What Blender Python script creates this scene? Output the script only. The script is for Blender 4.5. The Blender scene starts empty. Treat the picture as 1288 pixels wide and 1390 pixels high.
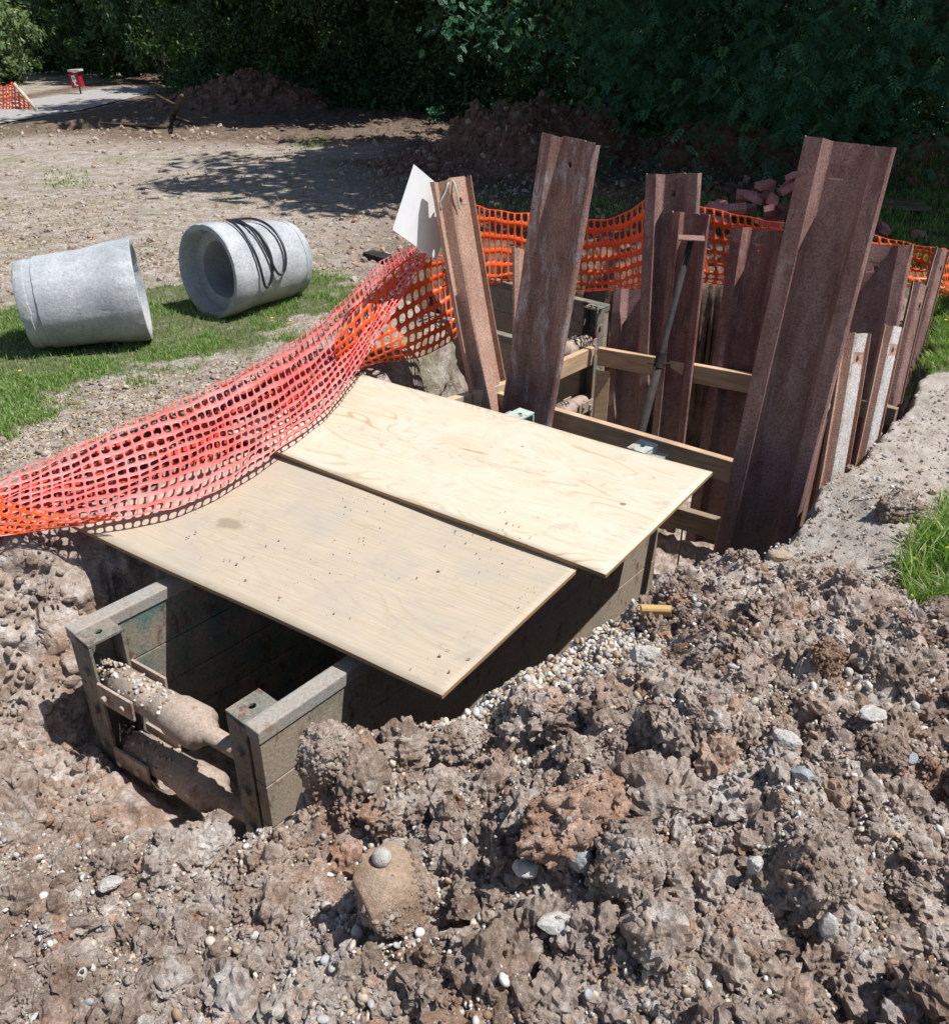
import bpy, math, random
import numpy as np
from mathutils import Vector, Matrix, Euler
random.seed(7); RNG = np.random.default_rng(11)
PI = math.pi
scene = bpy.context.scene
COL = scene.collection

# ------------------------------------------------------------------ camera model (survey of the photograph)
F, PITCH, CAMZ = 1180.0, math.radians(28.0), 2.15
cP, sP = math.cos(PITCH), math.sin(PITCH)
def ray(x, y):
    u = (x-644)/F; v = (650-y)/F
    return u, cP+v*sP, -sP+v*cP
def at(x, y, z=0.0):
    u, a, b = ray(x, y); t = (z-CAMZ)/b
    return Vector((u*t, a*t, z))
def atY(x, y, Y):
    u, a, b = ray(x, y); t = Y/a
    return Vector((u*t, Y, CAMZ+b*t))
cam = bpy.data.cameras.new('camera'); camo = bpy.data.objects.new('camera', cam); COL.objects.link(camo)
camo.location = (0, 0, CAMZ); camo.rotation_euler = (PI/2-PITCH, 0, 0)
cam.sensor_fit = 'VERTICAL'; cam.sensor_height = 36.0
cam.lens = 36.0*F/1390.0
cam.shift_y = -45.0/1390.0
cam.clip_start = .05; cam.clip_end = 500
scene.camera = camo

# ------------------------------------------------------------------ light
SUN = Vector((0.52, -0.12, 1.0)).normalized()
w = bpy.data.worlds.new('World'); scene.world = w; w.use_nodes = True
nt = w.node_tree; bg = nt.nodes['Background']
sky = nt.nodes.new('ShaderNodeTexSky'); sky.sky_type = 'NISHITA'; sky.sun_disc = False
sky.sun_elevation = math.asin(SUN.z); sky.sun_rotation = math.atan2(SUN.x, SUN.y)
nt.links.new(sky.outputs[0], bg.inputs[0]); bg.inputs[1].default_value = 0.075
L = bpy.data.lights.new('sun', 'SUN'); L.energy = 5.0; L.angle = math.radians(.5); L.color = (1, .965, .93)
Lo = bpy.data.objects.new('sun', L); COL.objects.link(Lo)
Lo.rotation_euler = SUN.to_track_quat('Z', 'Y').to_euler()
scene.view_settings.view_transform = 'Standard'; scene.view_settings.look = 'None'
scene.view_settings.exposure = 0.32; scene.view_settings.gamma = 1
scene.cycles.max_bounces = 6; scene.cycles.diffuse_bounces = 3; scene.cycles.transparent_max_bounces = 4
scene.cycles.use_denoising = True

# ------------------------------------------------------------------ noise
def _h(ix, iy, iz, k):
    n = (ix.astype(np.uint32)*np.uint32(374761393) ^ iy.astype(np.uint32)*np.uint32(668265263)
         ^ iz.astype(np.uint32)*np.uint32(2147483647) ^ np.uint32((k*1274126177) & 0xffffffff))
    n = (n ^ (n >> np.uint32(13)))*np.uint32(1274126177)
    n = (n ^ (n >> np.uint32(15)))*np.uint32(2246822519)
    n = n ^ (n >> np.uint32(16))
    return n.astype(np.float64)/4294967295.0
def vnoise(p, k=0):
    p = np.asarray(p, float)
    if p.shape[1] == 2: p = np.column_stack([p, np.zeros(len(p))]); two = True
    else: two = False
    i = np.floor(p).astype(np.int64); f = p-i; f = f*f*f*(f*(f*6-15)+10)
    r = 0
    for dz in ((0,) if two else (0, 1)):
        for dy in (0, 1):
            for dx in (0, 1):
                wgt = (f[:, 0] if dx else 1-f[:, 0])*(f[:, 1] if dy else 1-f[:, 1])
                if not two: wgt = wgt*(f[:, 2] if dz else 1-f[:, 2])
                r = r+wgt*_h(i[:, 0]+dx, i[:, 1]+dy, i[:, 2]+dz, k)
    return r*2-1
def fbm(p, sc, octv=4, k=0, gain=.5):
    p = np.asarray(p, float)*sc; r = 0; a = 1; t = 0
    for o in range(octv):
        r = r+a*vnoise(p+17.3*o, k+o); t += a; a *= gain; p = p*2.03
    return r/t
def worley(p, sc, k=0):
    p = np.asarray(p, float)[:, :2]*sc; i = np.floor(p).astype(np.int64); d1 = np.full(len(p), 9.); 
    rid = np.zeros(len(p)); z0 = np.zeros(len(p), np.int64)
    for dx in (-1, 0, 1):
        for dy in (-1, 0, 1):
            cx = i[:, 0]+dx; cy = i[:, 1]+dy
            qx = cx+_h(cx, cy, z0, k); qy = cy+_h(cx, cy, z0, k+1)
            d = np.hypot(p[:, 0]-qx, p[:, 1]-qy); m = d < d1
            d1 = np.where(m, d, d1); rid = np.where(m, _h(cx, cy, z0, k+2), rid)
    return d1, rid
def sst(a, b, x):
    t = np.clip((x-a)/(b-a), 0, 1); return t*t*(3-2*t)
def sdpoly(x, y, poly):
    """signed distance, negative inside"""
    x = np.asarray(x, float); y = np.asarray(y, float)
    d = np.full(x.shape, 1e9); ins = np.zeros(x.shape, bool); n = len(poly)
    for i in range(n):
        ax, ay = poly[i][0], poly[i][1]; bx, by = poly[(i+1) % n][0], poly[(i+1) % n][1]
        ex, ey = bx-ax, by-ay; wx, wy = x-ax, y-ay
        t = np.clip((wx*ex+wy*ey)/(ex*ex+ey*ey+1e-12), 0, 1)
        d = np.minimum(d, np.hypot(wx-ex*t, wy-ey*t))
        c = ((ay > y) != (by > y)) & (x < ex*(y-ay)/(ey if abs(ey) > 1e-12 else 1e-12)+ax)
        ins ^= c
    return np.where(ins, -d, d)
def pxpoly(pts, z=0.0): return [tuple(at(a, b, z))[:2] for a, b in pts]

# ------------------------------------------------------------------ mesh builder
class MB:
    def __init__(s): s.v = []; s.f = []
    def add(s, vs, fs):
        o = len(s.v); s.v += [tuple(q) for q in vs]; s.f += [tuple(o+i for i in f) for f in fs]
    def box(s, c, ax, ay, az):
        """centre and three half-extent vectors"""
        c, ax, ay, az = map(Vector, (c, ax, ay, az))
        vs = [c+i*ax+j*ay+k*az for i in (-1, 1) for j in (-1, 1) for k in (-1, 1)]
        fs = [(0, 1, 3, 2), (4, 6, 7, 5), (0, 4, 5, 1), (2, 3, 7, 6), (0, 2, 6, 4), (1, 5, 7, 3)]
        if ax.cross(ay).dot(az) < 0: fs = [f[::-1] for f in fs]
        s.add(vs, fs)
    def beam(s, p, q, wv, hv):
        p, q = Vector(p), Vector(q); s.box((p+q)/2, (q-p)/2, Vector(wv)/2, Vector(hv)/2)
    def tube(s, pts, r, n=10, closed=False, caps=True):
        pts = [Vector(p) for p in pts]; m = len(pts); rr = r if hasattr(r, '__len__') else [r]*m
        prev = None; vs = []
        for i, p in enumerate(pts):
            a = pts[(i-1) % m] if (closed or i > 0) else p
            b = pts[(i+1) % m] if (closed or i < m-1) else p
            d = (b-a).normalized()
            if prev is None: prev = d.orthogonal().normalized()
            prev = (prev-d*prev.dot(d)).normalized(); q = d.cross(prev)
            vs += [p+(prev*math.cos(2*PI*k/n)+q*math.sin(2*PI*k/n))*rr[i] for k in range(n)]
        fs = []
        for i in range(m if closed else m-1):
            j = (i+1) % m
            fs += [(i*n+k, i*n+(k+1) % n, j*n+(k+1) % n, j*n+k) for k in range(n)]
        if caps and not closed:
            fs += [tuple(range(n))[::-1], tuple((m-1)*n+k for k in range(n))]
        s.add(vs, fs)
    def lathe(s, o, axis, prof, n=64):
        """closed profile of (along, radius) revolved about the axis"""
        o, d = Vector(o), Vector(axis).normalized(); e = d.orthogonal().normalized(); g = d.cross(e); m = len(prof)
        vs = [o+d*a+(e*math.cos(2*PI*k/n)+g*math.sin(2*PI*k/n))*r for a, r in prof for k in range(n)]
        fs = [(i*n+k, i*n+(k+1) % n, ((i+1) % m)*n+(k+1) % n, ((i+1) % m)*n+k) for i in range(m) for k in range(n)]
        s.add(vs, fs)
    def build(s, name, mat, parent=None, smooth=False, bevel=0):
        return mesh_obj(name, s.v, s.f, mat, parent, smooth, bevel)
def mesh_obj(name, v, f, mat, parent=None, smooth=False, bevel=0):
    me = bpy.data.meshes.new(name); me.from_pydata(v, [], f); me.validate()
    if smooth: me.polygons.foreach_set('use_smooth', [True]*len(me.polygons))
    for m in (mat if isinstance(mat, (list, tuple)) else [mat]): me.materials.append(m)
    o = bpy.data.objects.new(name, me); COL.objects.link(o)
    if parent is not None: o.parent = parent
    if bevel:
        b = o.modifiers.new('bevel', 'BEVEL'); b.width = bevel; b.segments = 2; b.limit_method = 'ANGLE'; b.angle_limit = .6
    return o
def np_obj(name, V, Fc, mat, smooth=False, attrs=None, parent=None):
    """fast mesh from numpy arrays; Fc is (n,k)"""
    me = bpy.data.meshes.new(name); nv, nf, k = len(V), len(Fc), Fc.shape[1]
    me.vertices.add(nv); me.vertices.foreach_set('co', np.ascontiguousarray(V, np.float32).ravel())
    me.loops.add(nf*k); me.loops.foreach_set('vertex_index', np.ascontiguousarray(Fc, np.int32).ravel())
    me.polygons.add(nf); me.polygons.foreach_set('loop_start', np.arange(0, nf*k, k, dtype=np.int32))
    me.update(calc_edges=True)
    me.polygons.foreach_set('use_smooth', np.full(nf, bool(smooth)))
    for a, val in (attrs or {}).items():
        at_ = me.attributes.new(a, 'FLOAT', 'POINT'); at_.data.foreach_set('value', np.ascontiguousarray(val, np.float32))
    me.materials.append(mat)
    o = bpy.data.objects.new(name, me); COL.objects.link(o)
    if parent is not None: o.parent = parent
    return o
def tag(o, label=None, cat=None, group=None, kind=None):
    if label: o['label'] = label
    if cat: o['category'] = cat
    if group: o['group'] = group
    if kind: o['kind'] = kind
    return o
def empty(name, loc=(0, 0, 0), label=None, cat=None, group=None):
    o = bpy.data.objects.new(name, None); COL.objects.link(o); o.location = loc; o.empty_display_size = .1
    bpy.context.view_layer.update()
    return tag(o, label, cat, group)
def adopt(root, *kids):
    """parent world-coordinate children to a root that sits elsewhere"""
    for k in kids:
        k.parent = root; k.matrix_parent_inverse = Matrix.Translation(root.location).inverted()
    return root

# ------------------------------------------------------------------ materials
class NT:
    def __init__(s, name):
        s.m = bpy.data.materials.new(name); s.m.use_nodes = True; s.t = s.m.node_tree
        s.b = s.t.nodes['Principled BSDF']; s.out = s.t.nodes['Material Output']
        s.b.inputs['Roughness'].default_value = .9; s.b.inputs['Specular IOR Level'].default_value = .25
    def n(s, ty, **kw):
        d = s.t.nodes.new(ty)
        for k, v in kw.items(): setattr(d, k, v)
        return d
    def l(s, a, b): s.t.links.new(a, b)
    def pos(s, scale=(1, 1, 1), obj=False, rot=(0, 0, 0)):
        if obj: src = s.n('ShaderNodeTexCoord').outputs['Object']
        else: src = s.n('ShaderNodeNewGeometry').outputs['Position']
        m = s.n('ShaderNodeMapping'); m.inputs['Scale'].default_value = scale; m.inputs['Rotation'].default_value = rot
        s.l(src, m.inputs[0]); return m.outputs[0]
    def noise(s, vec, scale, detail=4, rough=.55, dist=0):
        d = s.n('ShaderNodeTexNoise'); d.inputs['Scale'].default_value = scale; d.inputs['Detail'].default_value = detail
        d.inputs['Roughness'].default_value = rough; d.inputs['Distortion'].default_value = dist; s.l(vec, d.inputs['Vector'])
        return d.outputs['Fac']
    def voro(s, vec, scale, feature='F1', out='Distance'):
        d = s.n('ShaderNodeTexVoronoi', feature=feature); d.inputs['Scale'].default_value = scale; s.l(vec, d.inputs['Vector'])
        return d.outputs[out]
    def ramp(s, fac, stops):
        r = s.n('ShaderNodeValToRGB'); e = r.color_ramp.elements
        while len(e) < len(stops): e.new(.5)
        for i, (p, c) in enumerate(stops):
            e[i].position = p; e[i].color = (*c, 1) if hasattr(c, '__len__') else (c, c, c, 1)
        s.l(fac, r.inputs[0]); return r.outputs[0]
    def mix(s, fac, a, b, mode='MIX'):
        d = s.n('ShaderNodeMix', data_type='RGBA', blend_type=mode)
        for sock, v in ((d.inputs[0], fac), (d.inputs[6], a), (d.inputs[7], b)):
            if hasattr(v, 'is_linked'): s.l(v, sock)
            elif hasattr(v, '__len__'): sock.default_value = (*v, 1)
            else: sock.default_value = v
        return d.outputs[2]
    def math(s, op, a, b=0.0):
        d = s.n('ShaderNodeMath', operation=op)
        for sock, v in ((d.inputs[0], a), (d.inputs[1], b)):
            if hasattr(v, 'is_linked'): s.l(v, sock)
            else: sock.default_value = v
        return d.outputs[0]
    def attr(s, name): 
        d = s.n('ShaderNodeAttribute'); d.attribute_name = name; return d.outputs['Fac']
    def bump(s, h, strength=.5, dist=.01, prev=None):
        b = s.n('ShaderNodeBump'); b.inputs['Strength'].default_value = strength; b.inputs['Distance'].default_value = dist
        s.l(h, b.inputs['Height'])
        if prev is not None: s.l(prev, b.inputs['Normal'])
        return b.outputs[0]
    def col(s, c):
        if hasattr(c, 'is_linked'): s.l(c, s.b.inputs['Base Color'])
        else: s.b.inputs['Base Color'].default_value = (*c, 1)
    def nrm(s, n): s.l(n, s.b.inputs['Normal'])

SOIL = dict(a=(.25, .175, .13), b=(.45, .365, .31), c=(.66, .62, .58), red=(.36, .205, .125))
def soil_colour(N, p):
    n1 = N.noise(p, 2.2, 5, .6); n2 = N.noise(p, 11, 5, .65); n3 = N.noise(p, 60, 3, .6)
    base = N.ramp(N.math('ADD', N.math('MULTIPLY', n1, .35), N.math('MULTIPLY', n2, .65)),
                  [(.36, SOIL['a']), (.5, SOIL['b']), (.64, SOIL['c'])])
    rd = N.ramp(N.noise(N.pos((1, 1, 1.4)), 1.7, 4, .6, .6), [(.56, 0.), (.68, 1.)])
    base = N.mix(N.math('MULTIPLY', rd, .55), base, SOIL['red'])
    spec = N.ramp(n3, [(.35, .72), (.6, 1.12)])
    return N.mix(.9, base, spec, 'MULTIPLY')

def mat_ground():
    N = NT('ground_soil'); p = N.pos()
    soil = soil_colour(N, p)
    # grit: small pale stones
    v = N.voro(p, 55, out='Color'); vd = N.voro(p, 55)
    pick = N.math('MULTIPLY', N.math('GREATER_THAN', N.ramp(v, [(0, 0.), (1, 1.)]), .62), N.math('LESS_THAN', vd, .36))
    soil = N.mix(N.math('MULTIPLY', pick, .75), soil, (.5, .45, .39))
    # trodden, dry pale field
    n = N.noise(p, 5, 6, .7); n4 = N.noise(p, 38, 4, .7)
    field = N.ramp(N.math('ADD', N.math('MULTIPLY', n, .5), N.math('MULTIPLY', n4, .5)), [(.38, (.17, .125, .095)), (.5, (.34, .29, .245)), (.62, (.54, .5, .46))])
    field = N.mix(N.math('MULTIPLY', N.ramp(N.noise(p, 1.1, 4, .6), [(.5, 0.), (.66, 1.)]), .35), field, (.15, .17, .06))
    c = N.mix(N.attr('field'), soil, field)
    path = N.ramp(N.noise(p, 9, 6, .65), [(.35, (.33, .29, .25)), (.62, (.5, .465, .42))])
    c = N.mix(N.math('MULTIPLY', N.attr('path'), .8), c, path)
    churn = N.ramp(N.noise(p, 7, 6, .7), [(.35, (.09, .06, .042)), (.65, (.22, .165, .125))])
    c = N.mix(N.attr('churn'), c, churn)
    c = N.mix(N.math('MULTIPLY', N.attr('heap'), .9), c, N.ramp(N.noise(p, 5, 6, .7), [(.35, (.12, .06, .042)), (.55, (.25, .14, .1)), (.7, (.37, .28, .23))]))
    gr = N.ramp(N.noise(p, 25, 3, .7), [(.3, (.05, .07, .02)), (.7, (.12, .145, .05))])
    gm = N.ramp(N.math('ADD', N.attr('grass'), N.math('MULTIPLY', N.math('SUBTRACT', N.noise(p, 7, 6, .75), .5), 2.6)), [(.55, 0.), (.85, .85)])
    c = N.mix(gm, c, gr); N.col(c)
    b1 = N.bump(N.noise(p, 28, 8, .72), .8, .03); b2 = N.bump(N.noise(p, 170, 4, .7), .6, .006, b1)
    b3 = N.bump(N.math('MULTIPLY', pick, N.math('SUBTRACT', .4, vd)), .8, .02, b2)
    N.nrm(b3); return N.m
def mat_clod():
    N = NT('clod_soil'); p = N.pos(); c = soil_colour(N, p)
    sv = N.voro(p, 75); c = N.mix(N.math('MULTIPLY', N.math('LESS_THAN', sv, .17), .75), c, (.6, .56, .5))
    tint = N.ramp(N.attr('rnd'), [(0, (.75, .68, .62)), (.4, (1, 1, 1)), (.85, (1.15, 1.14, 1.12)), (1, (1.05, .76, .58))])
    N.col(N.mix(.85, c, tint, 'MULTIPLY'))
    b1 = N.bump(N.noise(p, 95, 7, .78), .9, .017); N.nrm(N.bump(N.voro(p, 160), .6, .004, b1)); return N.m
def mat_pebble():
    N = NT('pebble_stone'); p = N.pos()
    c = N.ramp(N.attr('rnd'), [(0, (.24, .16, .1)), (.3, (.42, .34, .25)), (.5, (.56, .49, .4)), (.7, (.4, .39, .37)), (.85, (.74, .71, .66)), (1, (.26, .29, .32))])
    c = N.mix(.6, c, N.ramp(N.noise(p, 60, 4, .6), [(.3, .6), (.7, 1.15)]), 'MULTIPLY')
    N.col(c); N.b.inputs['Roughness'].default_value = .65
    N.nrm(N.bump(N.noise(p, 150, 3), .3, .004)); return N.m
def mat_rock(name, c1, c2, scale=9):
    N = NT(name); p = N.pos()
    c = N.mix(N.ramp(N.noise(p, scale, 6, .65), [(.35, 0.), (.65, 1.)]), c1, c2)
    c = N.mix(.7, c, N.ramp(N.noise(p, 90, 4, .7), [(.3, .65), (.65, 1.15)]), 'MULTIPLY')
    N.col(c); b = N.bump(N.noise(p, 60, 8, .72), .8, .011); N.nrm(N.bump(N.noise(p, 240, 3, .7), .5, .004, b)); return N.m
def mat_rust(name, c1, c2, pale, palecol=(.42, .39, .38), up=1.0):
    N = NT(name); p = N.pos((5, 5, 1.3)); q = N.pos()
    n = N.noise(p, 1.6, 6, .65, .2)
    c = N.mix(N.ramp(n, [(.36, 0.), (.64, 1.)]), c1, c2)
    m = N.noise(q, 90, 5, .8)
    c = N.mix(.85, c, N.ramp(m, [(.38, .5), (.6, 1.35)]), 'MULTIPLY')
    c = N.mix(N.math('MULTIPLY', N.ramp(N.noise(q, 9, 6, .75), [(.52, 0.), (.66, 1.)]), .45), c, (.3, .175, .14))
    st = N.ramp(N.noise(N.pos((7, 7, 1.6)), 2.2, 6, .7, .3), [(.62-.16*pale, 0.), (.7-.1*pale, 1.)])
    st = N.math('MULTIPLY', st, N.ramp(N.noise(q, 55, 5, .8), [(.42, .1), (.52, 1.)]))
    c = N.mix(N.math('MULTIPLY', st, .85 if pale > .1 else .35), c, palecol)
    sz_ = N.n('ShaderNodeSeparateXYZ'); N.l(q, sz_.inputs[0])
    md = N.math('MULTIPLY', N.ramp(N.math('ADD', N.math('MULTIPLY', sz_.outputs[2], -.8), N.noise(q, 4, 6, .7)), [(.62, 0.), (.95, .75)]), N.ramp(N.noise(q, 30, 5, .8), [(.4, .2), (.55, 1.)]))
    c = N.mix(md, c, (.3, .22, .17))
    N.col(c); N.b.inputs['Roughness'].default_value = .78
    N.nrm(N.bump(N.noise(q, 110, 5, .7), .45, .004)); return N.m
def mat_ply(name, tones, grain, ang, seed, stain=None):
    N = NT(name); tc = N.n('ShaderNodeTexCoord').outputs['Object']
    mp = N.n('ShaderNodeMapping'); mp.inputs['Scale'].default_value = (.55, 2.6, 1); mp.inputs['Location'].default_value = (seed, seed*1.7, 0)
    N.l(tc, mp.inputs[0]); v = mp.outputs[0]
    big = N.noise(v, 1.5, 2, .45, .5)
    rings = N.math('FRACT', N.math('MULTIPLY', big, 21.0))
    line = N.ramp(rings, [(0, 1.), (.09, .75), (.22, .1), (.9, 0.), (1, .9)])
    mp2 = N.n('ShaderNodeMapping'); mp2.inputs['Scale'].default_value = (2.2, 90, 1); N.l(tc, mp2.inputs[0])
    fine = N.noise(mp2.outputs[0], 1.0, 4, .65)
    mod = N.ramp(N.noise(v, 1.1, 3), [(.38, .15), (.62, 1.)])
    c = N.ramp(fine, [(.3, tones[0]), (.7, tones[1])])
    c = N.mix(N.math('MULTIPLY', N.math('MULTIPLY', line, mod), grain), c, tones[2])
    # weathering patches and specks
    pp = N.pos(obj=True)
    c = N.mix(N.math('MULTIPLY', N.ramp(N.noise(pp, 2.3, 8, .68), [(.46, 0.), (.64, 1.)]), .6), c, tones[3])
    sp = N.ramp(N.noise(pp, 42, 3, .6), [(.71, 0.), (.75, 1.)])
    c = N.mix(N.math('MULTIPLY', sp, .5), c, (.22, .15, .1))
    sm = N.ramp(N.noise(pp, 6, 7, .75, .4), [(.56, 0.), (.68, 1.)]); c = N.mix(N.math('MULTIPLY', sm, .3), c, (.27, .22, .18))
    kn = N.voro(pp, 1.3); c = N.mix(N.math('MULTIPLY', N.math('LESS_THAN', kn, .02), .8), c, (.2, .12, .07))
    if stain:
        ms = N.n('ShaderNodeMapping'); ms.inputs['Location'].default_value = (-stain[0]*5, -stain[1]*9, 0); ms.inputs['Scale'].default_value = (5, 9, 0); N.l(tc, ms.inputs[0])
        vl = N.n('ShaderNodeVectorMath', operation='LENGTH'); N.l(ms.outputs[0], vl.inputs[0])
        dd = N.math('ADD', vl.outputs['Value'], N.math('MULTIPLY', N.noise(pp, 9, 5, .65), 1.1))
        c = N.mix(N.ramp(dd, [(.75, .55), (1., 0.)]), c, (.2, .15, .1))
    N.col(c); N.b.inputs['Roughness'].default_value = .7
    N.nrm(N.bump(fine, .12, .002)); return N.m
def mat_plyedge():
    N = NT('plywood_edge'); p = N.pos(obj=True)
    sx = N.n('ShaderNodeSeparateXYZ'); N.l(p, sx.inputs[0])
    f = N.math('FRACT', N.math('MULTIPLY', sx.outputs[2], 280.0))
    c = N.ramp(f, [(0, (.2, .11, .05)), (.45, (.24, .13, .06)), (.55, (.42, .28, .15)), (1, (.42, .27, .14))])
    N.col(c); return N.m
def mat_timber(name='sawn_timber', c1=(.4, .26, .155), c2=(.58, .42, .27)):
    N = NT(name); p = N.pos((3, 3, 26), rot=(0, 0, 0)); q = N.pos()
    n = N.noise(p, 1.3, 5, .6, .6)
    c = N.mix(N.ramp(n, [(.35, 0.), (.65, 1.)]), c1, c2)
    c = N.mix(N.math('MULTIPLY', N.ramp(N.noise(q, 6, 6, .7), [(.5, 0.), (.7, 1.)]), .6), c, (.3, .25, .2))
    N.col(c); N.nrm(N.bump(N.noise(p, 4, 4, .7), .3, .004)); return N.m
def mat_steel(name, paint, dirt, amount, rust=(.13, .06, .04)):
    N = NT(name); p = N.pos(); z = N.pos((1, 1, .5))
    c = N.mix(N.ramp(N.noise(p, 5, 7, .7), [(.5-.3*amount, 0.), (.68-.2*amount, 1.)]), paint, dirt)
    c = N.mix(N.math('MULTIPLY', N.ramp(N.noise(z, 13, 6, .75), [(.56, 0.), (.63, 1.)]), .8), c, rust)
    c = N.mix(.7, c, N.ramp(N.noise(p, 80, 5, .75), [(.35, .65), (.65, 1.2)]), 'MULTIPLY')
    N.col(c); N.b.inputs['Roughness'].default_value = .75
    N.nrm(N.bump(N.noise(p, 60, 6, .75), .6, .006)); return N.m
def mat_concrete():
    N = NT('pipe_concrete'); p = N.pos(obj=True)
    c = N.ramp(N.noise(p, 3.5, 6, .6), [(.35, (.32, .35, .37)), (.65, (.5, .53, .55))])
    pits = N.ramp(N.voro(p, 42), [(.06, .3), (.16, 1.)])
    sel = N.ramp(N.noise(p, 9, 4), [(.42, 0.), (.55, 1.)])
    c = N.mix(.55, c, N.ramp(N.noise(p, 55, 5, .75), [(.35, .6), (.62, 1.15)]), 'MULTIPLY')
    c = N.mix(N.math('MULTIPLY', sel, .9), c, N.mix(1, c, pits, 'MULTIPLY'))
    c = N.mix(N.math('MULTIPLY', N.ramp(N.noise(p, 4, 5, .7, .5), [(.62, 0.), (.72, 1.)]), .4), c, (.13, .13, .12))
    so_ = N.n('ShaderNodeSeparateXYZ'); N.l(p, so_.inputs[0])
    c = N.mix(N.ramp(N.math('ADD', N.math('MULTIPLY', so_.outputs[2], -1.4), N.math('MULTIPLY', N.noise(p, 6, 6, .7), .5)), [(.5, 0.), (.75, .6)]), c, (.24, .19, .14))
    N.col(c); N.b.inputs['Roughness'].default_value = .85
    N.nrm(N.bump(N.noise(p, 45, 7, .75), .7, .008)); return N.m
def mat_plain(name, c, rough=.6, spec=.4, var=.25, scale=30):
    N = NT(name); p = N.pos(obj=True)
    N.col(N.mix(var, c, N.ramp(N.noise(p, scale, 4, .6), [(.3, .5), (.7, 1.3)]), 'MULTIPLY'))
    N.b.inputs['Roughness'].default_value = rough; N.b.inputs['Specular IOR Level'].default_value = spec; return N.m
def mat_mesh(name, c, c2, trans=.25):
    N = NT(name); p = N.pos()
    N.col(N.mix(N.ramp(N.noise(p, 3.2, 4, .6), [(.4, 0.), (.62, 1.)]), c, c2))
    N.b.inputs['Roughness'].default_value = .33; N.b.inputs['Specular IOR Level'].default_value = .6
    tr = N.n('ShaderNodeBsdfTranslucent'); tr.inputs[0].default_value = (*c, 1)
    mx = N.n('ShaderNodeMixShader'); mx.inputs[0].default_value = trans
    N.l(N.b.outputs[0], mx.inputs[1]); N.l(tr.outputs[0], mx.inputs[2]); N.l(mx.outputs[0], N.out.inputs[0]); return N.m
def mat_leaf(name, stops, trans=.3, rough=.5):
    N = NT(name); c = N.ramp(N.attr('rnd'), stops); N.col(c)
    N.b.inputs['Roughness'].default_value = rough; N.b.inputs['Specular IOR Level'].default_value = .35
    tr = N.n('ShaderNodeBsdfTranslucent'); N.l(N.mix(1, c, (1.2, 1.3, .5), 'MULTIPLY'), tr.inputs[0])
    mx = N.n('ShaderNodeMixShader'); mx.inputs[0].default_value = trans
    N.l(N.b.outputs[0], mx.inputs[1]); N.l(tr.outputs[0], mx.inputs[2]); N.l(mx.outputs[0], N.out.inputs[0]); return N.m

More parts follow.
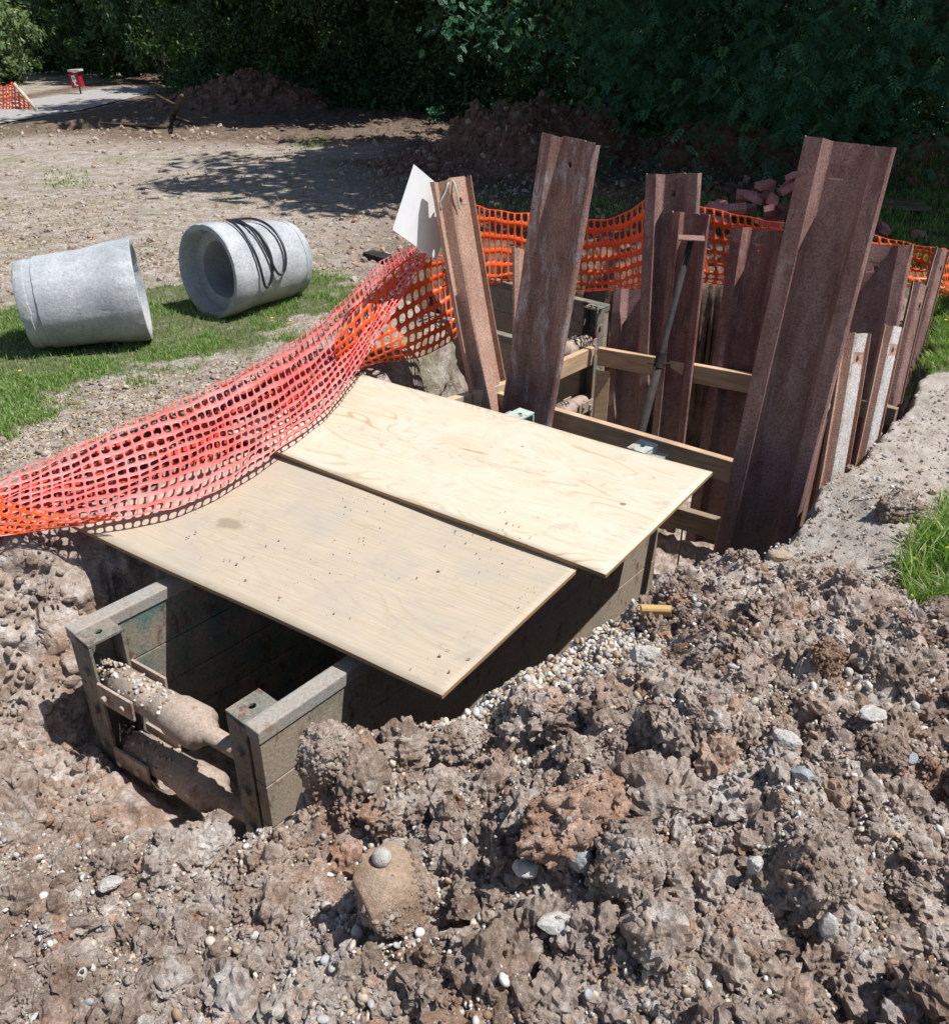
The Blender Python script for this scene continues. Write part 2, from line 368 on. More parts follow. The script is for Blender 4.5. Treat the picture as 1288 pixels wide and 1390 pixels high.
M = dict(
    ground=mat_ground(), clod=mat_clod(), pebble=mat_pebble(),
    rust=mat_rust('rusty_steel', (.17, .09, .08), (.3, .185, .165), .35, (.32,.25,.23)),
    rustred=mat_rust('red_rusty_steel', (.15, .062, .055), (.27, .13, .11), .4, (.3, .25, .24)),
    rustgrey=mat_rust('rusty_steel_with_cement', (.17, .09, .078), (.28, .175, .145), .8, (.36, .36, .38)),
    rustlit=mat_rust('sunlit_rusty_steel', (.34, .2, .15), (.44, .28, .215), 0),  # lighter copy of the rust, with sunlight on the sheets put into its colour
    wornwhite=mat_rust('worn_white_paint', (.42, .39, .36), (.62, .61, .6), .1, (.3, .2, .16)),
    rustwhite=mat_rust('rusty_steel_with_white_paint', (.2, .13, .1), (.32, .23, .18), 1.2, (.75, .77, .78)),
    ply_top=mat_ply('pale_plywood', [(.51, .445, .335), (.6, .535, .42), (.34, .23, .12), (.57, .53, .45)], .75, 0, 3.1),
    ply_front=mat_ply('weathered_plywood', [(.41, .34, .25), (.49, .42, .325), (.28, .19, .12), (.36, .335, .3)], .25, 0, 8.4, (.62, .42)),
    wornedge=mat_plain('worn_steel_edge', (.42, .29, .22), .6, .5, .4, 40), plyedge=mat_plyedge(), timber=mat_timber(), timberpale=mat_timber('pale_sawn_timber', (.45, .33, .21), (.6, .48, .33)),
    teal=mat_steel('worn_teal_paint', (.075, .17, .145), (.28, .23, .18), .5),
    tan=mat_steel('dirt_caked_panel', (.17, .19, .155), (.34, .28, .215), .95),
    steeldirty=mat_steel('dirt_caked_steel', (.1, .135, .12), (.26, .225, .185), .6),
    strut=mat_steel('muddy_strut_steel', (.3, .23, .185), (.42, .34, .28), .8, (.22, .14, .1)),
    rail=mat_steel('grey_muddy_rail', (.3, .31, .29), (.36, .31, .26), .6, (.25, .18, .14)),
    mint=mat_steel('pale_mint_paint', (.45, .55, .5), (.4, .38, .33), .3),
    concrete=mat_concrete(),
    orange=mat_mesh('orange_plastic', (.85, .11, .02), (.9, .15, .04)),
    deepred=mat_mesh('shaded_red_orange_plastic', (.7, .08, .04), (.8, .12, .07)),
    pink=mat_mesh('glare_paled_orange_plastic', (.88, .18, .16), (.92, .31, .29), .12),  # pinkish pallor of sun and sky glare is put into the base colour
    white=mat_plain('white_board', (.8, .82, .84), .5, .4, .12, 9),
    rubber=mat_plain('black_rubber', (.022, .025, .03), .35, .5, .2),
    cord=mat_plain('pale_green_cord', (.35, .5, .45), .6, .3, .2),
    brick=mat_rock('brick_clay', (.56, .22, .2), (.64, .33, .3), 7),
    ironbar=mat_steel('dark_prop_steel', (.02, .022, .022), (.05, .04, .035), .3, (.06,.035,.025)),
    woodblock=mat_timber('yellow_wood_block', (.45, .27, .09), (.55, .36, .14)),
    oldwood=mat_timber('weathered_wood', (.2, .15, .1), (.32, .25, .18)),
    polewood=mat_plain('pale_pole', (.6, .5, .36), .7, .2),
    red=mat_plain('red_plastic', (.32, .012, .03), .5, .4, .1), 
    bark=mat_rock('bark', (.07, .05, .035), (.14, .11, .08), 14),
    leafdark=mat_leaf('dark_leaf', [(0, (.022, .058, .026)), (.5, (.052, .115, .045)), (.85, (.1, .19, .065)), (.95, (.14, .2, .07)), (1, (.4, .42, .25))]),
    leafash=mat_leaf('ash_leaf', [(0, (.028, .09, .058)), (.6, (.065, .18, .11)), (1, (.12, .28, .15))]),
    leafpale=mat_leaf('pale_leaf', [(0, (.06, .11, .04)), (.7, (.15, .22, .09)), (.86, (.22, .28, .13)), (.9, (.6, .62, .5)), (1, (.7, .7, .6))]),
    blade=mat_leaf('grass_blade', [(0, (.09, .18, .035)), (.5, (.2, .35, .085)), (.8, (.32, .45, .15)), (1, (.5, .46, .3))], .35, .6),
    straw=mat_leaf('straw_litter', [(0, (.16, .1, .05)), (.5, (.36, .28, .17)), (1, (.58, .5, .38))], .1, .8),
    yellow=mat_plain('buttercup_petals', (.85, .6, .02), .5, .3, 0),
)

# ------------------------------------------------------------------ trench frame of reference
O = np.array([-1.67, 2.85]); A_ = np.array([.666, .746]); B_ = np.array([.746, -.666])
def st(s, t, z=0.0): p = O+A_*s+B_*t; return Vector((p[0], p[1], z))
def to_st(x, y): dx = x-O[0]; dy = y-O[1]; return dx*A_[0]+dy*A_[1], dx*B_[0]+dy*B_[1]
VA = Vector((*A_, 0)); VB = Vector((*B_, 0)); VZ = Vector((0, 0, 1))

PIT = [(-.42, -.40), (-.42, .95), (-.05, 1.3), (.5, 1.52), (1.1, 1.54), (1.6, 1.72), (2.1, 1.86), (2.6, 1.88), (3.2, 1.84), (3.94, 1.82), (5.2, 1.66), (6.0, 1.45),
       (6.1, .6), (6.0, -.3), (5.75, -.7), (5.6, -2.6), (4.5, -2.7), (4.1, -1.35), (3.5, -1.0), (2.95, -.95), (2.6, -.4), (1.4, -.3), (.1, -.3)]
MOUNDS = [(-6.0, 25.0, .95, 2.6, 2.2), (1.05, 15.2, 1.05, 1.7, 1.7), (-.2, 14.6, .4, 1.5, 1.3), (3.9, 15.0, .62, 2.4, 1.3), (6.6, 13.6, .45, 1.8, 1.2), (2.6, 12.2, .12, 1.5, 1.0)]
HOLE = at(118, 172); 
ROADPX = [(-400, 152), (0, 168), (110, 150), (200, 128), (205, 118), (150, 118), (60, 133), (-20, 142), (-400, 128)]
ROAD = pxpoly(ROADPX)
GR_L = pxpoly([(-200, 470), (0, 432), (110, 400), (240, 375), (440, 372), (505, 396), (455, 430), (400, 470), (300, 488), (180, 505), (90, 520), (40, 560), (-30, 600), (-200, 640)])
GR_R = pxpoly([(1500, 380), (1290, 372), (1242, 395), (1232, 440), (1228, 480), (1262, 500), (1500, 520)])
GR_R2 = pxpoly([(1500, 640), (1300, 690), (1262, 735), (1232, 770), (1222, 820), (1245, 850), (1300, 858), (1500, 860)])
GR_B = pxpoly([(1600, 400), (1600, 250), (1250, 245), (1100, 268), (980, 268), (780, 268), (790, 290), (900, 300), (1000, 330), (1180, 372), (1300, 385)])
GR_S = [pxpoly(q) for q in ([(170, 150), (300, 130), (360, 138), (230, 165)], [(395, 190), (440, 180), (450, 192), (400, 200)],
        [(60, 235), (130, 225), (120, 255), (60, 262)], [(-200, 170), (40, 172), (90, 165), (60, 185), (-200, 215)], [(60, 128), (190, 108), (185, 118), (60, 136)],
        [(630, 262), (700, 268), (720, 290), (640, 285)], [(-20, 250), (60, 262), (50, 285), (-20, 285)])]
GRAV = pxpoly([(560, 985), (600, 930), (690, 880), (790, 832), (850, 845), (865, 880), (810, 930), (740, 965), (640, 1000), (580, 1020)], .05)

PLYP = pxpoly([(95, 712), (600, 942), (822, 781), (967, 641), (490, 507), (300, 590)], .05)
def masks(x, y):
    s, t = to_st(x, y); P = np.column_stack([x, y])
    wob = fbm(P, 1.3, 4, 40)*.35; wob2 = fbm(P, .6, 3, 44)*1.2
    grass = (1-sst(-.3, .25, sdpoly(x, y, GR_L)+wob*1.3+fbm(P, 5, 3, 47)*.3))
    grass = np.maximum(grass, 1-sst(-.1, .1, sdpoly(x, y, GR_R)+wob*.2))
    grass = np.maximum(grass, 1-sst(-.06, .06, sdpoly(x, y, GR_R2)+wob*.2))
    grass = np.maximum(grass, .9*(1-sst(-.3, .3, sdpoly(x, y, GR_B)+wob)))
    for g in GR_S: grass = np.maximum(grass, .5*(1-sst(-.9, .6, sdpoly(x, y, g)+wob*2)))
    road = 1-sst(-.2, .3, sdpoly(x, y, ROAD)+wob*.5)
    left = sst(-.5, -1.0, t-wob*.4)*1.0
    field = np.clip(left*(1-sst(0, 1, (s-7.5)-1e9*0))*1.0, 0, 1)
    field = np.where((x < 0) | (t < -.7), left, 0.)
    far = sst(7.0, 8.3, y+.25*x+wob)            # beyond the trench: churned dark soil towards the right
    churn = far*sst(-2.3, -.2, x-(y-10)*-.10+wob2*.8)
    churn = np.maximum(churn, sst(15.8, 18.0, y+wob2+.15*x)*(1-road)*(x > -14))
    path = sst(1.5, 1.6, t)*(1-sst(2.2, 2.75, t+wob*.5))*sst(1.7, 2.4, s)*(1-sst(5.4, 6.2, s))
    spoil = np.clip(1-left-far, 0, 1)
    grass = grass*(1-road)
    return dict(grass=grass, field=np.clip(field*(1-churn), 0, 1), path=path, churn=np.clip(churn, 0, 1), spoil=spoil, road=road, s=s, t=t)

def height(x, y, detail=True):
    x = np.asarray(x, float); y = np.asarray(y, float); P = np.column_stack([x, y]); m = masks(x, y); s, t = m['s'], m['t']
    g = fbm(P, .35, 3, 3)*.05
    # thrown-up spoil between trench and camera
    near = sst(1.42, 2.5, t+.12*np.clip(-s, 0, 2))*(1-sst(1.6, 2.6, s))
    g = g+near*.20*sst(-1.6, .6, x)
    for (cx, cy, hh, r) in ((.03, 2.5, .10, .15), (-.2, 2.28, .06, .12), (.15, 1.75, .10, .35), (.75, 1.75, .16, .45), (-.46, 2.02, .17, .2), (-.1, 2.33, .05, .2), (1.35, 2.1, .16, .5), (.35, 1.25, .08, .35),
                            (-.95, 1.45, .05, .5), (1.9, 3.35, .13, .3), (2.05, 3.75, .1, .25), (1.1, 2.85, .05, .35), (-1.35, 1.6, .05, .3), (2.4, 2.5, .12, .6)):
        g = g+hh*np.exp(-((x-cx)**2+(y-cy)**2)/(r*r))
    g = g+.12*sst(5.8, 6.6, s)*(1-sst(7.2, 8.5, s))*sst(-3, -1, t)
    heap = np.zeros(len(x))
    for (cx, cy, hh, rx, ry) in MOUNDS:
        d = np.hypot((x-cx)/rx, (y-cy)/ry)+fbm(P, .9, 5, 60)*.3
        hp_ = np.clip(1-d, 0, 1); g = g+hh*1.12*hp_**1.2+(.10*fbm(P, 2.2, 5, 61)+.06*fbm(P, 6, 3, 62))*sst(0, .3, hp_)
        heap = np.maximum(heap, sst(0, .2, hp_))
    d = np.hypot((x-HOLE.x)/1.0, (y-HOLE.y)/1.0); g = g-1.3*(1-sst(.6, 1.05, d+fbm(P, 1.2, 3, 5)*.2))
    # pit
    ws = s+fbm(P, 3.2, 4, 21)*.10; wt = t+fbm(P, 3.2, 4, 25)*.10
    d = sdpoly(ws, wt, PIT)
    wid = .12+.24*(1-sst(-.15, .35, s))+.3*(1-sst(-.5, .3, t))*(1-sst(.2, 1.3, s))+.3*sst(2.3, 2.9, s)*(1-sst(-.9, -.3, t))
    floor = -.66-.3*sst(-.1, .25, s)-.52*sst(.25, 1.3, s)
    pit = 1-sst(-.55*wid, wid*.75, d)
    pit_edge = np.exp(-(d/.10)**2)
    if detail:
        amp = np.clip(m['spoil']*(1-m['path']*.86)+m['churn']*.7, 0, 1)*(1-m['road'])
        amp = amp*(1-.65*m['grass'])
        lowleft = sst(-.25, -1.1, x)*(y < 2.6)
        ampn = amp*(1-.45*lowleft)
        w1, _ = worley(P+.06*np.column_stack([fbm(P, 9, 2, 7), fbm(P, 9, 2, 8)]), 4.2, 31)
        w2, r2 = worley(P+.03*np.column_stack([fbm(P, 20, 2, 9), fbm(P, 20, 2, 10)]), 11, 35)
        w3, _ = worley(P+.01*np.column_stack([fbm(P, 50, 2, 9), fbm(P, 50, 2, 10)]), 30, 38)
        w0, _ = worley(P+.1*np.column_stack([fbm(P, 5, 2, 7), fbm(P, 5, 2, 8)]), 1.9, 28)
        lump = .12*(.5-w0)*(y < 9)+.115*(.55-w1)+.06*(.5-w2)*(.4+r2*1.2)+.018*(.5-w3)+fbm(P, 5, 5, 50)*.06+fbm(P, 34, 3, 55)*.011
        g = g+lump*ampn
        g = g+(1-amp)*(fbm(P, 3, 4, 58)*.022+.006*(.5-w3)+fbm(P, 22, 3, 52)*.008)
        sh = sst(.22, .06, sdpoly(x, y, PLYP)); g = g*(1-sh)+np.minimum(g, -.03)*sh
        floor = floor+.05*(.5-w2)+.05*(.5-w1)+fbm(P, 20, 3, 50)*.02
    z = g*(1-pit)+floor*pit
    m['heap'] = heap
    # keep flat where the road lies
    z = z*(1-m['road'])+(-.02)*m['road']
    return z, m, pit, pit_edge

def axis(parts):
    out = []
    for a, b, d in parts: out += list(np.arange(a, b, d))
    out.append(parts[-1][1]); return np.array(out)
def geo(a, b, d, g):
    out = []; x = a
    while x < b: out.append(x); x += d; d *= g
    out.append(b); return np.array(out)
xs = np.concatenate([-geo(2.6, 140, .02, 1.045)[::-1][:-1], np.arange(-2.6, 2.9, .0105), geo(2.9, 140, .0115, 1.04)])
ys = np.concatenate([-geo(-.6, 30, .05, 1.3)[::-1][:-1], np.arange(.6, 1.05, .02), np.arange(1.05, 3.2, .0085), geo(3.2, 6.5, .0115, 1.002), ])
ys = np.concatenate([ys[:-1], geo(6.5, 260, .025, 1.013)])
ys = np.unique(ys)
X, Y = np.meshgrid(xs, ys); nx, ny = len(xs), len(ys)
Z, MK, PITM, EDG = height(X.ravel(), Y.ravel())
V = np.column_stack([X.ravel(), Y.ravel(), Z])
rough3 = np.clip(PITM*(1-PITM)*4+.25*MK['spoil'], 0, 1)*((V[:, 1] < 12) & (V[:, 1] > 0))
for k, (ax_, a3) in enumerate(((0, .05), (1, .05))):
    V[:, ax_] += rough3*(fbm(V, 9, 4, 70+9*k)*a3*1.6+fbm(V, 42, 2, 90+9*k)*.012)
idx = np.arange(nx*ny).reshape(ny, nx)
FC = np.column_stack([idx[:-1, :-1].ravel(), idx[:-1, 1:].ravel(), idx[1:, 1:].ravel(), idx[1:, :-1].ravel()])
ground = np_obj('ground', V, FC, M['ground'], True, dict(grass=MK['grass'], field=MK['field'], path=MK['path'], churn=MK['churn'], heap=MK['heap']))
tag(ground, kind='structure')
print('ground verts', len(V))
def hz(x, y):
    z, *_ = height(np.array([float(x)]), np.array([float(y)])); return float(z[0])

# road: a pale gravel track
def mat_road():
    N = NT('gravel_track'); p = N.pos(); N.col(N.ramp(N.noise(p, 8, 6, .7), [(.35, (.27, .25, .23)), (.65, (.42, .41, .4))]))
    N.nrm(N.bump(N.noise(p, 60, 5, .7), .5, .02)); return N.m
road = mesh_obj('road', [(x, y, .012) for x, y in ROAD], [tuple(range(len(ROAD)))], mat_road()); tag(road, kind='structure')
if road.data.polygons[0].normal.z < 0: road.data.flip_normals()

# ------------------------------------------------------------------ scattered soil and stones
def ico(sub):
    import bmesh
    bm = bmesh.new(); bmesh.ops.create_icosphere(bm, subdivisions=sub, radius=1)
    v = np.array([q.co[:] for q in bm.verts]); f = np.array([[q.index for q in fc.verts] for fc in bm.faces]); bm.free(); return v, f
def lumpy(v, k, amp=.35, sc=1.3, fine=.12):
    n = fbm(v+k*7.7, sc, 3, k)*amp+fbm(v+k*3.1, sc*4, 2, k+5)*fine
    w = v*(1+n)[:, None]; return w
def rotm(n):
    q = RNG.normal(size=(n, 4)); q /= np.linalg.norm(q, axis=1)[:, None]; a, b, c, d = q.T
    return np.stack([1-2*(c*c+d*d), 2*(b*c-a*d), 2*(b*d+a*c), 2*(b*c+a*d), 1-2*(b*b+d*d), 2*(c*d-a*b), 2*(b*d-a*c), 2*(c*d+a*b), 1-2*(b*b+c*c)], 1).reshape(n, 3, 3)
def scatter(name, pos, rad, sub, nvar, mat, smooth, flat=(.6, 1), amp=.35, fine=.12, sc=1.3, rnd=None):
    v0, f0 = ico(sub); Vs, Fs, R = [], [], []; off = 0
    var = RNG.integers(0, nvar, len(pos))
    for k in range(nvar):
        m = var == k; n = int(m.sum())
        if not n: continue
        base = lumpy(v0, k+3, amp, sc, fine)
        scl = RNG.uniform(flat[0], flat[1], (n, 3)); scl[:, 0] = 1
        rot = rotm(n); P = pos[m]; r = rad[m]
        W = base[None]*scl[:, None, :]*r[:, None, None]
        W = np.einsum('nij,nkj->nki', rot, W)+P[:, None, :]
        Vs.append(W.reshape(-1, 3)); nv = len(v0)
        Fs.append((f0[None]+(np.arange(n)*nv)[:, None, None]+off).reshape(-1, 3)); off += n*nv
        R.append(np.repeat(RNG.random(n) if rnd is None else np.asarray(rnd)[m], nv))
    return np_obj(name, np.concatenate(Vs), np.concatenate(Fs), mat, smooth, dict(rnd=np.concatenate(R)))
def sample_px(n, poly_px, z=0.0):
    """random points whose density follows how near they are"""
    xs_ = [p[0] for p in poly_px]; ys_ = [p[1] for p in poly_px]; out = []
    while len(out) < n:
        a = RNG.uniform(min(xs_), max(xs_), n*2); b = RNG.uniform(min(ys_), max(ys_), n*2)
        k = sdpoly(a, b, poly_px) < 0
        out += [tuple(at(p, q, z))[:2] for p, q in zip(a[k], b[k])]
    return np.array(out[:n])
SPOIL = [(-380, 1040), (60, 1060), (150, 1105), (300, 1130), (400, 1060), (560, 960), (640, 870), (850, 780), (1000, 700), (1160, 600), (1240, 500), (1360, 510), (1640, 880), (1700, 1560), (-380, 1560)]
def place(P, rad, sink=.35):
    z, m, pit, e = height(P[:, 0], P[:, 1]); return np.column_stack([P, z+rad*sink]), m, pit
def power(n, a, b, k=2.2):
    u = RNG.random(n); return (a**(1-k)+u*(b**(1-k)-a**(1-k)))**(1/(1-k))
# mid-size clods
P = sample_px(9000, SPOIL, .1); r = power(len(P), .009, .042, 2.4); Q, m, pit = place(P, r, .2)
k = (RNG.random(len(P)) < (1-.88*m['path'])*(1-m['grass']*.9)) & (pit < .5) & (sdpoly(P[:, 0], P[:, 1], GRAV) > 0)
o = scatter('soil_clods', Q[k], r[k], 3, 9, M['clod'], False, (.55, 1), .5, .34); tag(o, 'crumbly brown clods of dug soil covering the spoil bank', 'soil', kind='stuff')
P = sample_px(38000, SPOIL, .1); r = power(len(P), .0035, .012, 1.8); Q, m, pit = place(P, r, .3)
k = (RNG.random(len(P)) < (1-.55*m['path'])*(1-m['grass']*.7)) & (pit < .6)
o = scatter('soil_crumbs', Q[k], r[k], 2, 6, M['clod'], False, (.6, 1), .5, .1); tag(o, 'fine crumbs of loose soil between the clods', 'soil', kind='stuff')
P = sample_px(540, SPOIL, .1); r = power(len(P), .038, .085, 2.2); Q, m, pit = place(P, r, .05)
bo = at(532, 1228, .2); k = (np.hypot(P[:, 0]-bo.x, P[:, 1]-bo.y+.03) > .2) & (RNG.random(len(P)) < (1-.95*m['path'])*(1-m['grass'])) & (pit < .1) & (sdpoly(P[:, 0], P[:, 1], GRAV) > .04)
o = scatter('large_clods', Q[k], r[k], 4, 12, M['clod'], False, (.55, 1), .5, .4, sc=1.1); tag(o, 'larger broken clods lying in the spoil bank', 'soil', kind='stuff')
bigP, bigr = Q[k], r[k]
dirs = RNG.normal(size=(9000, 3)); dirs /= np.linalg.norm(dirs, axis=1)[:, None]; dirs[:, 2] = np.abs(dirs[:, 2])
wi = RNG.integers(0, len(bigP), 9000); Pc = bigP[wi]+dirs*bigr[wi][:, None]*RNG.uniform(.7, 1.0, 9000)[:, None]; rc = power(9000, .003, .011, 2.0)
o = scatter('clod_crumbs', Pc, rc, 2, 6, M['clod'], False, (.6, 1), .5, .15); tag(o, 'crumbs sticking to the larger clods', 'soil', kind='stuff')
# pebbles over the spoil, and the gravel spill
P = sample_px(8000, SPOIL, .1); r = power(len(P), .0045, .018, 2.4); Q, m, pit = place(P, r, .45)
k = (pit < .5) & (m['grass'] < .5) & (fbm(P, 2.4, 3, 12) > -.35)
Q[:, 2] += RNG.uniform(0, .016, len(Q)); n1 = Q[k]; r1 = r[k]
P = []
while len(P) < 3600:
    a = RNG.uniform(-.6, 1.0, 4000); b = RNG.uniform(2.0, 3.2, 4000); c = sdpoly(a, b, GRAV) < RNG.normal(0, .07, 4000); P += list(zip(a[c], b[c]))
P = np.array(P[:3600]); r = RNG.uniform(.006, .0165, len(P)); Q, m, pit = place(P, r, .2); Q[:, 2] += RNG.uniform(0, .018, len(P)); k = pit < .45
o = scatter('gravel_pebbles', np.vstack([n1, Q[k]]), np.concatenate([r1, r[k]]), 2, 6, M['pebble'], True, (.38, .85), .25, .03, sc=.9); tag(o, 'rounded pale pebbles and gravel strewn over the spoil bank', 'gravel', kind='stuff')
P = sample_px(13500, SPOIL, .1); r = power(len(P), .0025, .007, 1.8); Q, m, pit = place(P, r, .6); Q[:, 2] += RNG.uniform(0, .012, len(Q)); k = (pit < .5) & (m['grass'] < .5)
o = scatter('chalk_grit', Q[k], r[k], 1, 5, M['pebble'], True, (.4, .9), .3, .06, rnd=RNG.choice([.12, .55, .85, .87, .9], len(P))[k]); tag(o, 'pale chalky grit speckling the spoil bank', 'grit', kind='stuff')
# pit end and left bank lumps
PE = [(-260, 760), (90, 735), (120, 800), (110, 900), (150, 1060), (300, 1110), (330, 1180), (200, 1230), (-260, 1180)]
P = sample_px(3600, PE, -.3); r = power(len(P), .007, .035, 2.2); Q, m, pit = place(P, r, .2); s_, t_ = to_st(P[:, 0], P[:, 1]); k = (s_ < 0) | (t_ < -.25)
o = scatter('pit_slope_clods', Q[k], r[k], 2, 6, M['clod'], False, (.6, 1), .45, .12); tag(o, 'lumps of soil on the slumped sides of the trench end', 'soil', kind='stuff')
# field litter: stones and clods further off
FAR = [(-100, 300), (-100, 180), (180, 160), (420, 190), (620, 180), (760, 200), (1100, 260), (1100, 300), (640, 300), (500, 390), (300, 380), (0, 430)]
P = sample_px(6000, FAR); r = power(len(P), .012, .05, 2.6)*(.6+.05*P[:, 1]); Q, m, pit = place(P, r, .2)
k = (pit < .3) & (RNG.random(len(P)) < .25+.75*m['churn'])
o = scatter('field_clods', Q[k], r[k], 1, 5, M['clod'], False, (.5, 1), .4, .1); tag(o, 'small clods and stones littering the churned field', 'soil', kind='stuff')
PL = [(0, 620), (0, 560), (120, 520), (300, 495), (500, 470), (600, 440), (640, 470), (520, 520), (350, 560), (150, 640), (0, 680)]
P = sample_px(900, PL); r = power(len(P), .005, .035, 2.4); Q, m, pit = place(P, r, .3); k = pit < .3
o = scatter('field_stones', Q[k], r[k], 2, 5, M['clod'], True, (.3, .9), .4, .1); tag(o, 'pale flints lying on the bare strip beside the orange mesh', 'stones', kind='stuff')

def cards(name, P, nrm, size, asp, mat, bend=.15, rnd=None, parent=None):
    """bent rhombus leaves: 4 verts, 2 tris each"""
    n = len(P); t = RNG.normal(size=(n, 3)); nrm = nrm/np.linalg.norm(nrm, axis=1)[:, None]
    t -= nrm*np.sum(t*nrm, 1)[:, None]; t /= np.linalg.norm(t, axis=1)[:, None]; b = np.cross(nrm, t)
    s_ = size[:, None]
    A = P-t*s_; C = P+t*s_; Bq = P+b*s_*asp-nrm*s_*bend; D = P-b*s_*asp-nrm*s_*bend
    V = np.stack([A, Bq, C, D], 1).reshape(-1, 3); i = np.arange(n)[:, None]*4
    Fq = np.concatenate([i+np.array([[0, 1, 2]]), i+np.array([[0, 2, 3]])])
    rr = RNG.random(n) if rnd is None else rnd
    return np_obj(name, V, Fq, mat, False, dict(rnd=np.repeat(rr, 4)), parent)
P = []
for (cx, cy, hh, rx, ry) in MOUNDS: P += [(cx+RNG.uniform(-rx, rx), cy+RNG.uniform(-ry, ry*.6)) for _ in range(900)]
P = np.array(P); r = power(len(P), .03, .12, 2.6)*(P[:, 1]/20); Q, m, pit = place(P, r, .1); k = m['heap'] > .3
o = scatter('heap_clods', Q[k], r[k], 2, 6, mat_rock('heap_soil', (.15, .08, .058), (.3, .185, .14), 4), False, (.6, 1), .45, .15); tag(o, 'dark reddish clods on the far spoil heaps', 'soil', kind='stuff')
LIT = [(-100, 430), (-100, 190), (150, 175), (400, 200), (620, 230), (560, 330), (480, 370), (200, 370)]
P = sample_px(15000, LIT); Q, m, pit = place(P, np.full(len(P), .004), 1)
nn = RNG.normal(0, .45, (len(P), 3)); nn[:, 2] = 1
k = RNG.random(len(P)) < .25+.75*(fbm(P, .8, 3, 77) > -.05)
o = cards('straw_litter', Q[k], nn[k], RNG.uniform(.012, .045, len(P))[k], .28, M['straw']); tag(o, 'dry straw and chips strewn over the pale field', 'straw', kind='stuff')
P = sample_px(2500, [(0, 640), (0, 560), (300, 490), (520, 470), (350, 560)]); Q, m, pit = place(P, np.full(len(P), .004), 1)
nn = RNG.normal(0, .5, (len(P), 3)); nn[:, 2] = 1
o = cards('chip_litter', Q, nn, RNG.uniform(.008, .025, len(P)), .4, M['straw']); tag(o, 'dry chips on the bare strip beside the mesh', 'litter', kind='stuff')

# ------------------------------------------------------------------ grass
def grass(name, P, hgt, wid, lean, label):
    z, m, pit, e = height(P[:, 0], P[:, 1]); k = (RNG.random(len(P)) < m['grass']*1.1*(.15+.95*sst(-.15, .3, fbm(P, 3.0, 5, 91)))) & (pit < .4); P = P[k]; z = z[k]; n = len(P)
    h = RNG.uniform(*hgt, n); a = RNG.uniform(0, 2*PI, n); l = RNG.uniform(.1, lean, n)*h; b = RNG.uniform(0, 2*PI, n)
    side = np.column_stack([np.cos(a), np.sin(a), np.zeros(n)])*(wid*RNG.uniform(.6, 1.3, n))[:, None]
    ln = np.column_stack([np.cos(b), np.sin(b), np.zeros(n)])
    base = np.column_stack([P, z-.005])
    mid = base+ln*(l*.35)[:, None]+np.array([0, 0, 1])*(h*.6)[:, None]; tip = base+ln*l[:, None]+np.array([0, 0, 1])*(h*RNG.uniform(.75, 1, n))[:, None]
    V = np.stack([base-side, base+side, mid+side*.8, mid-side*.8, tip], 1).reshape(-1, 3); i = np.arange(n)[:, None]*5
    Ft = np.concatenate([i+np.array([[0, 1, 2]]), i+np.array([[0, 2, 3]]), i+np.array([[3, 2, 4]])])
    o = np_obj(name, V, Ft, M['blade'], False, dict(rnd=np.repeat(RNG.random(n), 5))); tag(o, label, 'grass', kind='stuff'); return o
P = sample_px(90000, [(-60, 395), (440, 350), (540, 390), (440, 480), (300, 510), (100, 560), (-60, 640)])
grass('short_grass', P, (.02, .055), .0028, .8, 'short bright grass around the concrete pipes')
P = sample_px(26000, [(1360, 360), (1225, 380), (1215, 510), (1360, 540)])
grass('trench_side_grass', P, (.03, .10), .003, .9, 'bright grass at the far right edge of the trench')
P = sample_px(9000, [(1400, 620), (1215, 740), (1205, 860), (1400, 880)])
grass('verge_grass', P, (.07, .2), .0035, .9, 'long green grass tuft on the right edge of the spoil bank')
P = sample_px(40000, [(1400, 400), (1400, 235), (700, 245), (620, 262), (640, 300), (900, 310), (1200, 385)])
grass('shaded_grass', P, (.04, .12), .006, .7, 'shaded grass beyond the orange fence')
P = np.vstack([sample_px(1800, [(a*1., b*1.) for a, b in q]) for q in ([(160, 150), (300, 125), (370, 138), (230, 170)], [(390, 190), (440, 178), (455, 194), (400, 204)], [(-20, 170), (40, 172), (95, 162), (60, 190), (-20, 215)], [(50, 128), (195, 104), (190, 120), (60, 140)], [(60, 230), (135, 220), (125, 260), (55, 265)])])
grass('field_grass', P, (.02, .07), .009, .9, 'thin patches of grass on the field')
# buttercups
fl = MB()
for q in [(1262, 758), (1245, 775), (1270, 795), (1280, 742), (1272, 430), (1278, 455), (1262, 405), (1285, 412), (1230, 800), (30, 512), (370, 436), (395, 440)]:
    b = at(*q); z = hz(b.x, b.y)+random.uniform(.06, .12)*(1 if q[0] > 600 else .5)
    for k in range(5):
        a = 2*PI*k/5; r_ = .009 if q[1] > 600 else .012
        d = Vector((math.cos(a), math.sin(a), .35)); e = Vector((-math.sin(a), math.cos(a), 0))
        c = Vector((b.x, b.y, z)); fl.add([c, c+d*r_*.7+e*r_*.5, c+d*r_*1.1, c+d*r_*.7-e*r_*.5], [(0, 1, 2, 3)])
    fl.tube([(b.x, b.y, z-.1), (b.x, b.y, z)], .001, 5)
o = fl.build('buttercup_flowers', M['yellow']); tag(o, 'small yellow buttercups scattered in the grass', 'flowers', kind='stuff')

